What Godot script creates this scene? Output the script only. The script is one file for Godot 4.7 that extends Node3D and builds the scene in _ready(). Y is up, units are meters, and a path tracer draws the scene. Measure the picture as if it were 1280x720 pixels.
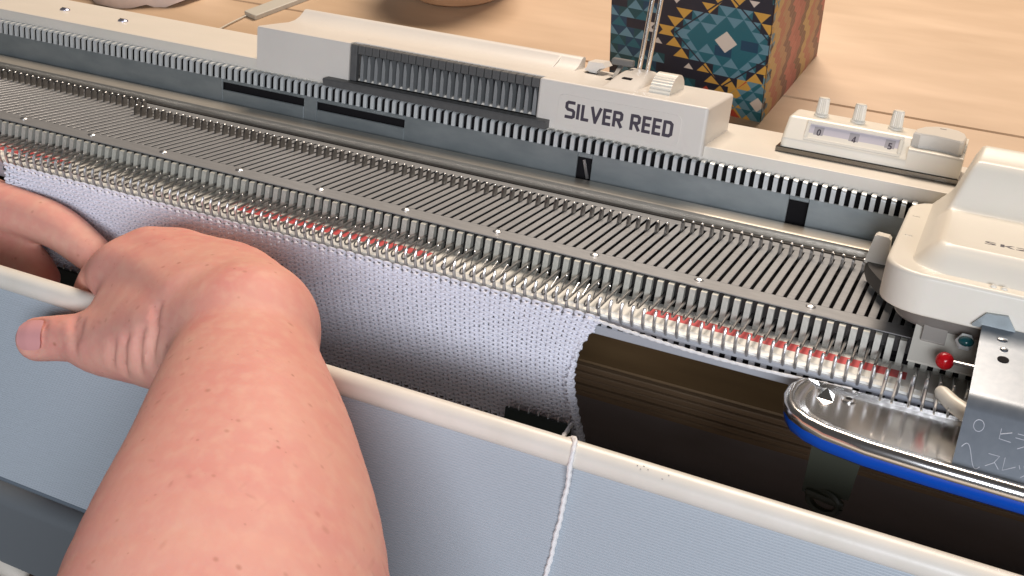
extends Node3D
# A home knitting machine on a wooden table, seen from above its right half. Shapes are laid out in millimetres in the machine's own axes
# (x along the bed, y square to the needle plate, z towards the knitter); the machine leans back by 17 degrees.

const MM := 0.001
const P := 4.5                     # needle pitch
const LEAN := -17.0
var base_of := {}                  # thing -> its base in millimetres
var taken := {}
var M := {}
var rng := RandomNumberGenerator.new()
var tilt := Transform3D(Basis(Vector3.RIGHT, deg_to_rad(LEAN)), Vector3.ZERO)

# ------------------------------------------------------------------ mesh building
class Soup:
	var v := PackedVector3Array()
	var xf := Transform3D()

	func add(t: PackedVector3Array, closed := true) -> void:
		var vol := 0.0
		var q := PackedVector3Array()
		for p in t:
			q.append(xf * p)
		if closed and q.size() > 0:
			var c := q[0]
			for i in range(0, q.size(), 3):
				vol += (q[i] - c).dot((q[i + 1] - c).cross(q[i + 2] - c))
			if vol > 0.0:
				for i in range(0, q.size(), 3):
					var s := q[i + 1]
					q[i + 1] = q[i + 2]
					q[i + 2] = s
		v.append_array(q)

	func poly(t: PackedVector3Array, pts: Array, center: Vector3) -> void:
		var n: Vector3 = (pts[1] - pts[0]).cross(pts[2] - pts[0])
		var out: bool = n.dot(pts[0] - center) > 0.0
		for i in range(1, pts.size() - 1):
			t.append(pts[0])
			if out:
				t.append(pts[i + 1]); t.append(pts[i])
			else:
				t.append(pts[i]); t.append(pts[i + 1])

	func box(x0: float, x1: float, y0: float, y1: float, z0: float, z1: float, b := 0.3) -> void:
		var c := Vector3(x0 + x1, y0 + y1, z0 + z1) * 0.5
		var h := Vector3(x1 - x0, y1 - y0, z1 - z0) * 0.5
		b = minf(b, minf(h.x, minf(h.y, h.z)) * 0.8)
		var t := PackedVector3Array()
		var g := func(ax: int, s: Vector3) -> Vector3:
			var p := h - Vector3(b, b, b)
			p[ax] = h[ax]
			return c + p * s
		for ax in 3:
			var u := (ax + 1) % 3
			var w := (ax + 2) % 3
			for s in [-1.0, 1.0]:
				var q := []
				for k in [[-1, -1], [1, -1], [1, 1], [-1, 1]]:
					var sg := Vector3.ONE
					sg[ax] = s; sg[u] = k[0]; sg[w] = k[1]
					q.append(g.call(ax, sg))
				poly(t, q, c)
			for su in [-1.0, 1.0]:
				for sw in [-1.0, 1.0]:
					var a := Vector3.ONE; a[u] = su; a[w] = sw; a[ax] = -1.0
					var bb := a; bb[ax] = 1.0
					poly(t, [g.call(u, a), g.call(u, bb), g.call(w, bb), g.call(w, a)], c)
		for sx in [-1.0, 1.0]:
			for sy in [-1.0, 1.0]:
				for sz in [-1.0, 1.0]:
					var s3 := Vector3(sx, sy, sz)
					poly(t, [g.call(0, s3), g.call(1, s3), g.call(2, s3)], c)
		add(t, false)

	# polygon (a, b) swept along an axis: x -> (t, a, b); y -> (a, t, b); z -> (a, b, t)
	func prism(pts: PackedVector2Array, axis: String, from: float, to: float) -> void:
		var f := func(p: Vector2, k: float) -> Vector3:
			if axis == "x":
				return Vector3(k, p.x, p.y)
			if axis == "y":
				return Vector3(p.x, k, p.y)
			return Vector3(p.x, p.y, k)
		var t := PackedVector3Array()
		var n := pts.size()
		var cw := Geometry2D.is_polygon_clockwise(pts)
		for i in n:
			var a := pts[i]
			var b := pts[(i + 1) % n]
			if cw:
				var s := a; a = b; b = s
			t.append_array([f.call(a, from), f.call(b, from), f.call(b, to), f.call(a, from), f.call(b, to), f.call(a, to)])
		var tr := Geometry2D.triangulate_polygon(pts)
		for i in range(0, tr.size(), 3):
			var p := [pts[tr[i]], pts[tr[i + 1]], pts[tr[i + 2]]]
			if (p[1] - p[0]).cross(p[2] - p[0]) < 0.0:
				p = [p[0], p[2], p[1]]
			t.append_array([f.call(p[0], from), f.call(p[2], from), f.call(p[1], from), f.call(p[0], to), f.call(p[1], to), f.call(p[2], to)])
		add(t)

	func loft(rings: Array, caps := true) -> void:
		var t := PackedVector3Array()
		var n: int = rings[0].size()
		for k in rings.size() - 1:
			for i in n:
				var j := (i + 1) % n
				var a: Vector3 = rings[k][i]
				var b: Vector3 = rings[k][j]
				var c: Vector3 = rings[k + 1][j]
				var d: Vector3 = rings[k + 1][i]
				t.append_array([a, b, c, a, c, d])
		if caps:
			for e in [0, rings.size() - 1]:
				var r: PackedVector3Array = rings[e]
				var m := Vector3.ZERO
				for p in r:
					m += p
				m /= n
				for i in n:
					var j := (i + 1) % n
					if e == 0:
						t.append_array([m, r[j], r[i]])
					else:
						t.append_array([m, r[i], r[j]])
		add(t)

	func tube(path: Array, r, sides := 8, round_ends := true) -> void:
		var rings := []
		var n := path.size()
		var up := Vector3.ZERO
		for i in n:
			var d: Vector3 = (path[mini(i + 1, n - 1)] - path[maxi(i - 1, 0)]).normalized()
			if up == Vector3.ZERO:
				up = d.cross(Vector3.UP if absf(d.y) < 0.9 else Vector3.RIGHT).normalized()
			else:
				up = (up - d * up.dot(d)).normalized()
			var w := d.cross(up)
			var rad: float = r[i] if r is Array else r
			if i == 0 and round_ends:
				for e in [[0.98, 0.2], [0.71, 0.71]]:
					rings.append(circle(path[0] - d * rad * e[0], up, w, rad * e[1], sides))
			rings.append(circle(path[i], up, w, rad, sides))
			if i == n - 1 and round_ends:
				for e in [[0.71, 0.71], [0.98, 0.2]]:
					rings.append(circle(path[i] + d * rad * e[0], up, w, rad * e[1], sides))
		loft(rings)

	func circle(c: Vector3, u: Vector3, w: Vector3, r: float, n: int) -> PackedVector3Array:
		var o := PackedVector3Array()
		for k in n:
			o.append(c + u * cos(TAU * k / n) * r + w * sin(TAU * k / n) * r)
		return o

	# profile of (radius, height) turned round the axis d through c
	func lathe(profile: Array, c: Vector3, d: Vector3, sides := 20) -> void:
		d = d.normalized()
		var u := d.cross(Vector3.UP if absf(d.y) < 0.9 else Vector3.RIGHT).normalized()
		var w := d.cross(u)
		var rings := []
		for q in profile:
			rings.append(circle(c + d * q[1], u, w, maxf(q[0], 0.001), sides))
		loft(rings)

	func ball(c: Vector3, r: Vector3, n := 14) -> void:
		var rings := []
		for k in range(0, n + 1):
			var a := PI * (0.02 + 0.96 * k / n)
			var o := PackedVector3Array()
			for j in 2 * n:
				o.append(c + Vector3(sin(a) * cos(PI * j / n), -cos(a), sin(a) * sin(PI * j / n)) * r)
			rings.append(o)
		loft(rings)

	# rounded slab on y: outline x0..x1, z0..z1, corner radius r, edge rounding e at the top and f at the bottom
	func slab(x0: float, x1: float, y0: float, y1: float, z0: float, z1: float, r: float, e := 1.0, f := 0.0, n := 7) -> void:
		var rings := []
		var steps := []
		if f > 0.0:
			for k in 4:
				var a := PI / 2 * k / 4
				steps.append([y0 + f * (1.0 - cos(a)), f * (1.0 - sin(a))])
		steps.append([y0 + f, 0.0])
		steps.append([y1 - e, 0.0])
		for k in range(1, 6):
			var a := PI / 2 * k / 5
			steps.append([y1 - e + e * sin(a), e * (1.0 - cos(a))])
		for s in steps:
			rings.append(rrect(x0 + s[1], x1 - s[1], z0 + s[1], z1 - s[1], maxf(r - s[1], 0.05), s[0], n))
		loft(rings)

	func rrect(x0: float, x1: float, z0: float, z1: float, r: float, y: float, n := 7) -> PackedVector3Array:
		var o := PackedVector3Array()
		for q in [[x1 - r, z1 - r, 0.0], [x0 + r, z1 - r, PI / 2], [x0 + r, z0 + r, PI], [x1 - r, z0 + r, PI * 1.5]]:
			for k in n + 1:
				var a: float = q[2] + PI / 2 * k / n
				o.append(Vector3(q[0] + cos(a) * r, y, q[1] + sin(a) * r))
		return o

	func mesh(origin := Vector3.ZERO, smooth := 38.0) -> ArrayMesh:
		var n := v.size() / 3
		var fn := PackedVector3Array()
		var at := {}
		var keys := []
		for f in n:
			var e := (v[3 * f + 2] - v[3 * f]).cross(v[3 * f + 1] - v[3 * f])
			fn.append(e)
			for k in 3:
				var p := v[3 * f + k]
				var key := Vector3i(roundi(p.x * 500), roundi(p.y * 500), roundi(p.z * 500))
				keys.append(key)
				if at.has(key):
					at[key].append(f)
				else:
					at[key] = [f]
		var lim := cos(deg_to_rad(smooth))
		var nor := PackedVector3Array()
		var pos := PackedVector3Array()
		var un := PackedVector3Array()
		for f in n:
			un.append(fn[f].normalized())
		for f in n:
			for k in 3:
				var s := Vector3.ZERO
				for g in at[keys[3 * f + k]]:
					if un[f].dot(un[g]) > lim:
						s += fn[g]
				nor.append(s.normalized() if s.length() > 1e-12 else Vector3.UP)
				pos.append((v[3 * f + k] - origin) * 0.001)
		var a := []
		a.resize(Mesh.ARRAY_MAX)
		a[Mesh.ARRAY_VERTEX] = pos
		a[Mesh.ARRAY_NORMAL] = nor
		var m := ArrayMesh.new()
		m.add_surface_from_arrays(Mesh.PRIMITIVE_TRIANGLES, a)
		return m

# ------------------------------------------------------------------ scene helpers
func numbered(called: String) -> String:
	taken[called] = taken.get(called, -1) + 1
	return called if taken[called] == 0 else "%s_%03d" % [called, taken[called]]

func tag(o: Node, label: String, category: String, group := "") -> void:
	o.set_meta("label", label)
	o.set_meta("category", category)
	if group:
		o.set_meta("group", group)

# a thing: a Node3D at its base (millimetres, machine axes, or world axes when upright)
func thing(called: String, label: String, category: String, at: Vector3, upright := false, group := "") -> Node3D:
	var o := Node3D.new()
	o.name = numbered(called)
	add_child(o)
	base_of[o] = at
	o.transform = Transform3D(Basis(), at * MM) if upright else tilt * Transform3D(Basis(), at * MM)
	tag(o, label, category, group)
	return o

func part(called: String, s: Soup, m: Material, t: Node3D, smooth := 38.0) -> MeshInstance3D:
	return put(called, s.mesh(base_of[t], smooth), m, t)

func put(called: String, mesh: Mesh, m: Material, t: Node3D, at := Vector3.ZERO, basis := Basis()) -> MeshInstance3D:
	var o := MeshInstance3D.new()
	o.name = called
	o.mesh = mesh
	o.material_override = m
	t.add_child(o, true)
	o.transform = Transform3D(basis, at * MM)
	base_of[o] = base_of.get(t, Vector3.ZERO)
	return o

# a repeat whose mesh is made round its own zero: placed at a point of the machine's axes
func place(called: String, mesh: Mesh, m: Material, t: Node3D, at: Vector3, basis := Basis()) -> MeshInstance3D:
	return put(called, mesh, m, t, at - base_of[t], basis)

func solo(called: String, s: Soup, m: Material, label: String, category: String, at: Vector3, upright := false, smooth := 38.0) -> MeshInstance3D:
	var o := MeshInstance3D.new()
	o.name = numbered(called)
	o.mesh = s.mesh(at, smooth)
	o.material_override = m
	add_child(o)
	o.transform = Transform3D(Basis(), at * MM) if upright else tilt * Transform3D(Basis(), at * MM)
	tag(o, label, category)
	return o

func mat(c: Color, rough := 0.5, metal := 0.0, spec := 0.5) -> StandardMaterial3D:
	var m := StandardMaterial3D.new()
	m.albedo_color = c.linear_to_srgb()
	m.roughness = rough
	m.metallic = metal
	m.metallic_specular = spec
	return m

func noise(freq: float, seed_: int, oct := 4, type := FastNoiseLite.TYPE_SIMPLEX_SMOOTH) -> FastNoiseLite:
	var f := FastNoiseLite.new()
	f.noise_type = type
	f.frequency = freq
	f.seed = seed_
	f.fractal_octaves = oct
	return f

func noise_tex(freq: float, seed_: int, a: Color, b: Color, size := 256, oct := 4) -> NoiseTexture2D:
	var t := NoiseTexture2D.new()
	t.width = size
	t.height = size
	t.seamless = true
	t.noise = noise(freq, seed_, oct)
	var g := Gradient.new()
	g.set_color(0, a.linear_to_srgb())
	g.set_color(1, b.linear_to_srgb())
	t.color_ramp = g
	return t

# a material whose colour wanders between two tones, with a fine relief
func grainy(a: Color, b: Color, freq: float, scale: Vector3, rough: float, metal := 0.0, bump := 0.0, bump_freq := 0.12) -> StandardMaterial3D:
	var m := mat(Color.WHITE, rough, metal)
	m.albedo_texture = noise_tex(freq, int(freq * 9000) + int(scale.x), a, b)
	m.uv1_triplanar = true
	m.uv1_scale = scale
	if bump > 0.0:
		m.heightmap_enabled = true
		m.heightmap_texture = noise_tex(bump_freq, 71, Color.BLACK, Color.WHITE, 256, 3)
		m.heightmap_scale = bump
	return m

func text(s: String, w: float, h: float, depth: float) -> ArrayMesh:
	# lettering fitted to a width and height in millimetres, centred, in the xy plane
	var f := SystemFont.new()
	f.font_names = PackedStringArray(["Droid Sans"])
	f.font_weight = 700
	var t := TextMesh.new()
	t.font = f
	t.text = s
	t.font_size = 64
	t.pixel_size = 0.001
	t.depth = 0.01
	t.curve_step = 1.0
	var arr := t.surface_get_arrays(0) if t.get_surface_count() > 0 else []
	var lo := Vector3.INF
	var hi := -Vector3.INF
	var vs: PackedVector3Array = arr[Mesh.ARRAY_VERTEX]
	for p in vs:
		lo = lo.min(p)
		hi = hi.max(p)
	for i in vs.size():
		var p := vs[i]
		vs[i] = Vector3((p.x - (lo.x + hi.x) / 2) / (hi.x - lo.x) * w, (p.y - (lo.y + hi.y) / 2) / (hi.y - lo.y) * h, (p.z - lo.z) / (hi.z - lo.z) * depth) * MM
	arr[Mesh.ARRAY_VERTEX] = vs
	var m := ArrayMesh.new()
	m.add_surface_from_arrays(Mesh.PRIMITIVE_TRIANGLES, arr)
	return m

# ------------------------------------------------------------------ skin: capsule field, surface nets
func field(p: Vector3, bones: Array, k: float, folds: Array) -> float:
	# hard minimum along each chain, smooth minimum between chains
	var d := 1e9
	var c := 1e9
	var id := -1
	for b in bones:
		if b[5] != id:
			if id >= 0:
				var w := clampf(0.5 + 0.5 * (d - c) / k, 0.0, 1.0)
				d = lerpf(d, c, w) - k * w * (1.0 - w) if d < 1e8 else c
			id = b[5]
			c = 1e9
		var h := clampf((p - b[0]).dot(b[2]) * b[4], 0.0, 1.0)
		c = minf(c, (p - b[0] - b[2] * h).length() - (b[1] + b[3] * h))
	if id >= 0:
		var w := clampf(0.5 + 0.5 * (d - c) / k, 0.0, 1.0)
		d = lerpf(d, c, w) - k * w * (1.0 - w) if d < 1e8 else c
	# creases pressed into the surface
	for b in folds:
		var h := clampf((p - b[0]).dot(b[2]) * b[4], 0.0, 1.0)
		var e: float = 1.35 - (p - b[0] - b[2] * h).length()
		var w := clampf(0.5 - 0.5 * (d - e) / 2.2, 0.0, 1.0)
		d = lerpf(d, e, w) + 2.2 * w * (1.0 - w)
	return d

# a limb: joints (x, y, z, radius) joined by a smooth curve of short tapered pieces
var chains := 0

func chain(joints: Array, steps := 5) -> Array:
	chains += 1
	var v := []
	for q in joints:
		v.append(Vector4(q[0], q[1], q[2], q[3]))
	var out := []
	var last: Vector4 = v[0]
	for i in v.size() - 1:
		var a: Vector4 = v[maxi(i - 1, 0)]
		var b: Vector4 = v[i]
		var c: Vector4 = v[i + 1]
		var d: Vector4 = v[mini(i + 2, v.size() - 1)]
		for k in range(1, steps + 1):
			var t := float(k) / steps
			var p := 0.5 * (2.0 * b + (c - a) * t + (2.0 * a - 5.0 * b + 4.0 * c - d) * t * t + (3.0 * b - a - 3.0 * c + d) * t * t * t)
			var o := bone([last.x, last.y, last.z, last.w], [p.x, p.y, p.z, p.w])
			o.append(chains)
			out.append(o)
			last = p
	return out

func bone(a: Array, b: Array) -> Array:
	var pa := Vector3(a[0], a[1], a[2])
	var ab := Vector3(b[0], b[1], b[2]) - pa
	return [pa, float(a[3]), ab, float(b[3]) - float(a[3]), 1.0 / maxf(ab.length_squared(), 1e-6)]

func skin(bones: Array, cell: float, k: float, origin: Vector3, folds := []) -> ArrayMesh:
	var lo := Vector3.INF
	var hi := -Vector3.INF
	for b in bones:
		for q in [[b[0], b[1]], [b[0] + b[2], b[1] + b[3]]]:
			lo = lo.min(q[0] - Vector3.ONE * (q[1] + 8.0))
			hi = hi.max(q[0] + Vector3.ONE * (q[1] + 8.0))
	const B := 6
	var nb := Vector3i(((hi - lo) / (cell * B)).ceil())
	var n := nb * B + Vector3i.ONE
	var g := PackedFloat32Array()
	g.resize(n.x * n.y * n.z)
	g.fill(9.0)
	var sx := 1
	var sy := n.x
	var sz := n.x * n.y
	var reach := cell * B * 0.87 + k
	var live := []
	for bz in nb.z:
		for by in nb.y:
			for bx in nb.x:
				var c := lo + Vector3(bx + 0.5, by + 0.5, bz + 0.5) * cell * B
				var near := []
				var best := 1e9
				for b in bones:
					var h := clampf((c - b[0]).dot(b[2]) * b[4], 0.0, 1.0)
					var e: float = (c - b[0] - b[2] * h).length() - (b[1] + b[3] * h)
					best = minf(best, e)
					if e < reach + k:
						near.append(b)
				if best > reach:
					continue
				live.append(Vector3i(bx, by, bz))
				var nf := []
				for b in folds:
					var h := clampf((c - b[0]).dot(b[2]) * b[4], 0.0, 1.0)
					if (c - b[0] - b[2] * h).length() < cell * B * 0.87 + 5.0:
						nf.append(b)
				for z in B + 1:
					for y in B + 1:
						var row := (bx * B) + (by * B + y) * sy + (bz * B + z) * sz
						for x in B + 1:
							if g[row + x] > 8.5:
								g[row + x] = field(lo + Vector3(bx * B + x, by * B + y, bz * B + z) * cell, near, k, nf)
	var ids := {}
	var pos := PackedVector3Array()
	var off := [0, sx, sy, sx + sy, sz, sz + sx, sz + sy, sz + sx + sy]
	var corner := [Vector3(0, 0, 0), Vector3(1, 0, 0), Vector3(0, 1, 0), Vector3(1, 1, 0), Vector3(0, 0, 1), Vector3(1, 0, 1), Vector3(0, 1, 1), Vector3(1, 1, 1)]
	var edges := [[0, 1], [2, 3], [4, 5], [6, 7], [0, 2], [1, 3], [4, 6], [5, 7], [0, 4], [1, 5], [2, 6], [3, 7]]
	for q in live:
		for z in B:
			for y in B:
				for x in B:
					var cx: int = q.x * B + x
					var cy: int = q.y * B + y
					var cz: int = q.z * B + z
					var i := cx + cy * sy + cz * sz
					var neg := 0
					for o in off:
						if g[i + o] < 0.0:
							neg += 1
					if neg == 0 or neg == 8:
						continue
					var s := Vector3.ZERO
					var m := 0
					for e in edges:
						var a := g[i + off[e[0]]]
						var b := g[i + off[e[1]]]
						if (a < 0.0) != (b < 0.0):
							s += corner[e[0]].lerp(corner[e[1]], a / (a - b))
							m += 1
					ids[i] = pos.size()
					pos.append(lo + (Vector3(cx, cy, cz) + s / m) * cell)
	var idx := PackedInt32Array()
	for i in ids:
		for ax in [[sx, sy, sz], [sy, sz, sx], [sz, sx, sy]]:
			var a := g[i]
			var b := g[i + ax[0]]
			if (a < 0.0) == (b < 0.0):
				continue
			var q := [i, i - ax[1], i - ax[1] - ax[2], i - ax[2]]
			if not (ids.has(q[1]) and ids.has(q[2]) and ids.has(q[3])):
				continue
			var w := [ids[q[0]], ids[q[1]], ids[q[2]], ids[q[3]]]
			if a < 0.0:
				idx.append_array([w[0], w[2], w[1], w[0], w[3], w[2]])
			else:
				idx.append_array([w[0], w[1], w[2], w[0], w[2], w[3]])
	var nor := PackedVector3Array()
	nor.resize(pos.size())
	for f in range(0, idx.size(), 3):
		var e := (pos[idx[f + 2]] - pos[idx[f]]).cross(pos[idx[f + 1]] - pos[idx[f]])
		for c in 3:
			nor[idx[f + c]] += e
	for i in pos.size():
		nor[i] = nor[i].normalized()
		pos[i] = (pos[i] - origin) * MM
	var arr := []
	arr.resize(Mesh.ARRAY_MAX)
	arr[Mesh.ARRAY_VERTEX] = pos
	arr[Mesh.ARRAY_NORMAL] = nor
	arr[Mesh.ARRAY_INDEX] = idx
	var mm := ArrayMesh.new()
	mm.add_surface_from_arrays(Mesh.PRIMITIVE_TRIANGLES, arr)
	return mm

# ------------------------------------------------------------------ build
func _ready() -> void:
	rng.seed = 20
	camera_and_light()
	materials()
	setting()
	machine()
	pattern_unit()
	row_counter()
	carriage()
	guard()
	knitting()
	person()
	table_things()

func camera_and_light() -> void:
	var cam := Camera3D.new()
	cam.name = "camera"
	add_child(cam)
	cam.transform = Transform3D(Basis(Vector3(0.90713, -0.02292, -0.42022), Vector3(-0.23318, 0.80385, -0.54722), Vector3(0.35034, 0.59439, 0.72385)), Vector3(0.42093, 0.26822, 0.3635))
	cam.fov = 28.84
	cam.near = 0.01
	cam.far = 20.0
	cam.current = true
	var we := WorldEnvironment.new()
	we.name = "environment"
	var e := Environment.new()
	e.background_mode = Environment.BG_COLOR
	e.background_color = Color(0.27, 0.26, 0.255)
	e.tonemap_mode = Environment.TONE_MAPPER_LINEAR
	e.tonemap_exposure = 1.0
	e.sdfgi_enabled = true
	e.ssao_enabled = true
	e.ssil_enabled = true
	we.environment = e
	add_child(we)
	# the room's ceiling lamp, above and a little behind the table
	area("ceiling_lamp", Vector3(0.15, 1.1, -1.2), Vector3(0.2, 0, -0.1), Vector2(0.8, 0.6), Color(1.0, 0.925, 0.85), 3.5)
	# daylight from a window behind the knitter's right shoulder
	area("window_light", Vector3(0.8, 0.6, 1.15), Vector3(0.2, 0, 0.05), Vector2(0.8, 0.36), Color(0.95, 0.965, 1.0), 1.75)

func area(called: String, at: Vector3, to: Vector3, size: Vector2, c: Color, energy: float) -> void:
	var l := AreaLight3D.new()
	l.name = called
	l.area_size = size
	l.area_normalize_energy = true
	l.light_color = c
	l.light_energy = energy
	l.shadow_enabled = true
	l.set("area_range", 6.0)
	l.set("area_attenuation", 2.0)
	add_child(l)
	l.look_at_from_position(at, to, Vector3.UP if absf((to - at).normalized().y) < 0.95 else Vector3.FORWARD)

func materials() -> void:
	M.cream = grainy(Color(0.70, 0.655, 0.575), Color(0.74, 0.69, 0.61), 0.01, Vector3.ONE * 6, 0.42, 0.0, 0.004, 0.2)
	M.white = grainy(Color(0.69, 0.645, 0.585), Color(0.73, 0.685, 0.62), 0.01, Vector3.ONE * 7, 0.38, 0.0, 0.003, 0.2)
	M.ivory = grainy(Color(0.74, 0.70, 0.61), Color(0.78, 0.74, 0.65), 0.01, Vector3.ONE * 8, 0.36, 0.0, 0.003, 0.2)
	M.lip = grainy(Color(0.72, 0.68, 0.60), Color(0.78, 0.74, 0.67), 0.02, Vector3.ONE * 9, 0.36, 0.0, 0.003, 0.1)
	M.plate = grainy(Color(0.33, 0.335, 0.34), Color(0.395, 0.40, 0.405), 0.02, Vector3(12, 60, 60), 0.38, 0.55, 0.002, 0.3)
	M.zinc = grainy(Color(0.25, 0.285, 0.295), Color(0.33, 0.365, 0.375), 0.02, Vector3(7, 16, 16), 0.38, 0.6, 0.003, 0.05)
	M.tooth = mat(Color(0.66, 0.69, 0.69), 0.28, 0.3)
	M.rail = grainy(Color(0.5, 0.46, 0.39), Color(0.64, 0.59, 0.51), 0.03, Vector3(8, 90, 90), 0.3, 0.6)
	M.steel = mat(Color(0.60, 0.60, 0.60), 0.28, 0.95)
	M.stem = mat(Color(0.32, 0.31, 0.30), 0.3, 0.9)
	M.butt = mat(Color(0.24, 0.22, 0.20), 0.28, 0.95)
	M.peg = mat(Color(0.66, 0.66, 0.66), 0.3, 0.85)
	M.chrome = mat(Color(0.86, 0.85, 0.84), 0.18, 1.0)
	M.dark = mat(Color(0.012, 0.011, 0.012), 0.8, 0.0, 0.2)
	M.darksteel = mat(Color(0.05, 0.047, 0.045), 0.4, 0.5)
	M.bar = grainy(Color(0.40, 0.40, 0.355), Color(0.50, 0.495, 0.44), 0.05, Vector3.ONE * 40, 0.5, 0.15)
	M.strip = grainy(Color(0.82, 0.82, 0.77), Color(0.88, 0.88, 0.83), 0.04, Vector3.ONE * 20, 0.4)
	M.red = mat(Color(0.62, 0.075, 0.08), 0.4)
	M.flange = mat(Color(0.40, 0.42, 0.46), 0.45, 0.3)
	M.grey = grainy(Color(0.085, 0.085, 0.084), Color(0.11, 0.11, 0.108), 0.04, Vector3.ONE * 20, 0.5)
	M.blade = mat(Color(0.27, 0.28, 0.28), 0.4, 0.2)
	M.ink = mat(Color(0.055, 0.045, 0.062), 0.5)
	M.knob = mat(Color(0.50, 0.006, 0.012), 0.18)
	M.teal = mat(Color(0.01, 0.075, 0.085), 0.2)
	M.arm = grainy(Color(0.19, 0.215, 0.245), Color(0.235, 0.26, 0.29), 0.03, Vector3.ONE * 30, 0.34, 0.55, 0.002, 0.3)
	M.etch = mat(Color(0.5, 0.52, 0.57), 0.4)
	M.blue = mat(Color(0.003, 0.065, 0.42), 0.16)
	M.smoke = mat(Color(0.16, 0.145, 0.13), 0.22)
	M.panel = mat(Color(0.415, 0.465, 0.51), 0.5)
	M.wood = grainy(Color(0.50, 0.35, 0.222), Color(0.62, 0.45, 0.302), 0.010, Vector3(2.2, 9, 9), 0.45, 0.0, 0.002, 0.3)
	M.shaded_wood = grainy(Color(0.20, 0.12, 0.055), Color(0.27, 0.17, 0.08), 0.02, Vector3(2, 12, 12), 0.5)  # table wood darkened in colour for the shade beneath the machine
	M.edge = grainy(Color(0.16, 0.10, 0.055), Color(0.24, 0.16, 0.09), 0.05, Vector3(2, 60, 60), 0.6)  # plies darkened in colour along with the shaded strip above them
	M.shelf = grainy(Color(0.17, 0.145, 0.14), Color(0.20, 0.17, 0.165), 0.02, Vector3(3, 12, 12), 0.55)
	M.floor = grainy(Color(0.11, 0.07, 0.045), Color(0.16, 0.10, 0.065), 0.02, Vector3(2, 2, 8), 0.6)
	M.comb = mat(Color(0.012, 0.022, 0.019), 0.45)
	M.olive = mat(Color(0.022, 0.025, 0.015), 0.45)
	M.yarn = grainy(Color(0.74, 0.75, 0.845), Color(0.84, 0.85, 0.92), 0.08, Vector3.ONE * 60, 1.0, 0.0, 0.02, 0.25)
	M.yarn.rim_enabled = true
	M.yarn.rim = 0.4
	M.strand = grainy(Color(0.80, 0.79, 0.79), Color(0.88, 0.87, 0.86), 0.08, Vector3.ONE * 60, 1.0, 0.0, 0.02, 0.25)
	M.nail = mat(Color(0.68, 0.33, 0.32), 0.25)
	M.screw = mat(Color(0.45, 0.47, 0.60), 0.25, 0.9)
	M.paper = grainy(Color(0.70, 0.58, 0.52), Color(0.80, 0.68, 0.62), 0.02, Vector3.ONE * 14, 0.8, 0.0, 0.02, 0.05)
	M.bowl = grainy(Color(0.42, 0.24, 0.13), Color(0.54, 0.33, 0.19), 0.03, Vector3(6, 30, 6), 0.45)
	M.tool = mat(Color(0.50, 0.47, 0.40), 0.5)
	# skin with freckles
	var im := Image.create(512, 512, false, Image.FORMAT_RGB8)
	var nz := noise(0.006, 5, 4)
	var n2 := noise(0.03, 9, 3)
	for y in 512:
		for x in 512:
			# the blend of two shifted samples makes the tile seamless
			var wx := x / 512.0
			var a := lerpf(nz.get_noise_2d(x, y), nz.get_noise_2d(x - 512, y), wx)
			var b := lerpf(n2.get_noise_2d(x, y), n2.get_noise_2d(x - 512, y), wx)
			var c := Color(0.74, 0.385, 0.30).lerp(Color(0.69, 0.275, 0.235), clampf(0.5 + a * 0.9, 0, 1))
			c = c.lerp(Color(0.76, 0.45, 0.34), clampf(0.2 + b * 1.4, 0, 1) * 0.6)
			im.set_pixel(x, y, c.linear_to_srgb())
	for k in 90:
		var cx := rng.randi_range(6, 505)
		var cy := rng.randi_range(6, 505)
		var r := rng.randf_range(1.2, 5.6) * rng.randf_range(0.5, 1.0)
		var s := rng.randf_range(0.2, 0.75)
		for y in range(cy - 5, cy + 6):
			for x in range(cx - 5, cx + 6):
				var d := Vector2(x - cx, (y - cy) * 1.3).length()
				var w := clampf(1.3 - d / r, 0, 1) * s
				var o := im.get_pixel(x, y)
				im.set_pixel(x, y, o.lerp(Color(0.33, 0.12, 0.075).linear_to_srgb(), w))
	M.skin = mat(Color.WHITE, 0.6, 0.0, 0.35)
	M.skin.albedo_texture = ImageTexture.create_from_image(im)
	M.skin.uv1_triplanar = true
	M.skin.uv1_scale = Vector3.ONE * 9
	M.skin.subsurf_scatter_enabled = true
	M.skin.subsurf_scatter_strength = 0.12
	M.skin.heightmap_enabled = true
	M.skin.heightmap_texture = noise_tex(0.09, 33, Color.BLACK, Color.WHITE, 512, 3)
	M.skin.heightmap_scale = 0.006

# ---------------------------------------- table, floor
func struct(called: String, s: Soup, m: Material, at: Vector3, smooth := 38.0) -> MeshInstance3D:
	var o := MeshInstance3D.new()
	o.name = called
	o.mesh = s.mesh(at, smooth)
	o.material_override = m
	add_child(o)
	o.position = at * MM
	o.set_meta("kind", "structure")
	return o

const TOP := -72.0        # height of the table top in world millimetres

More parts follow.
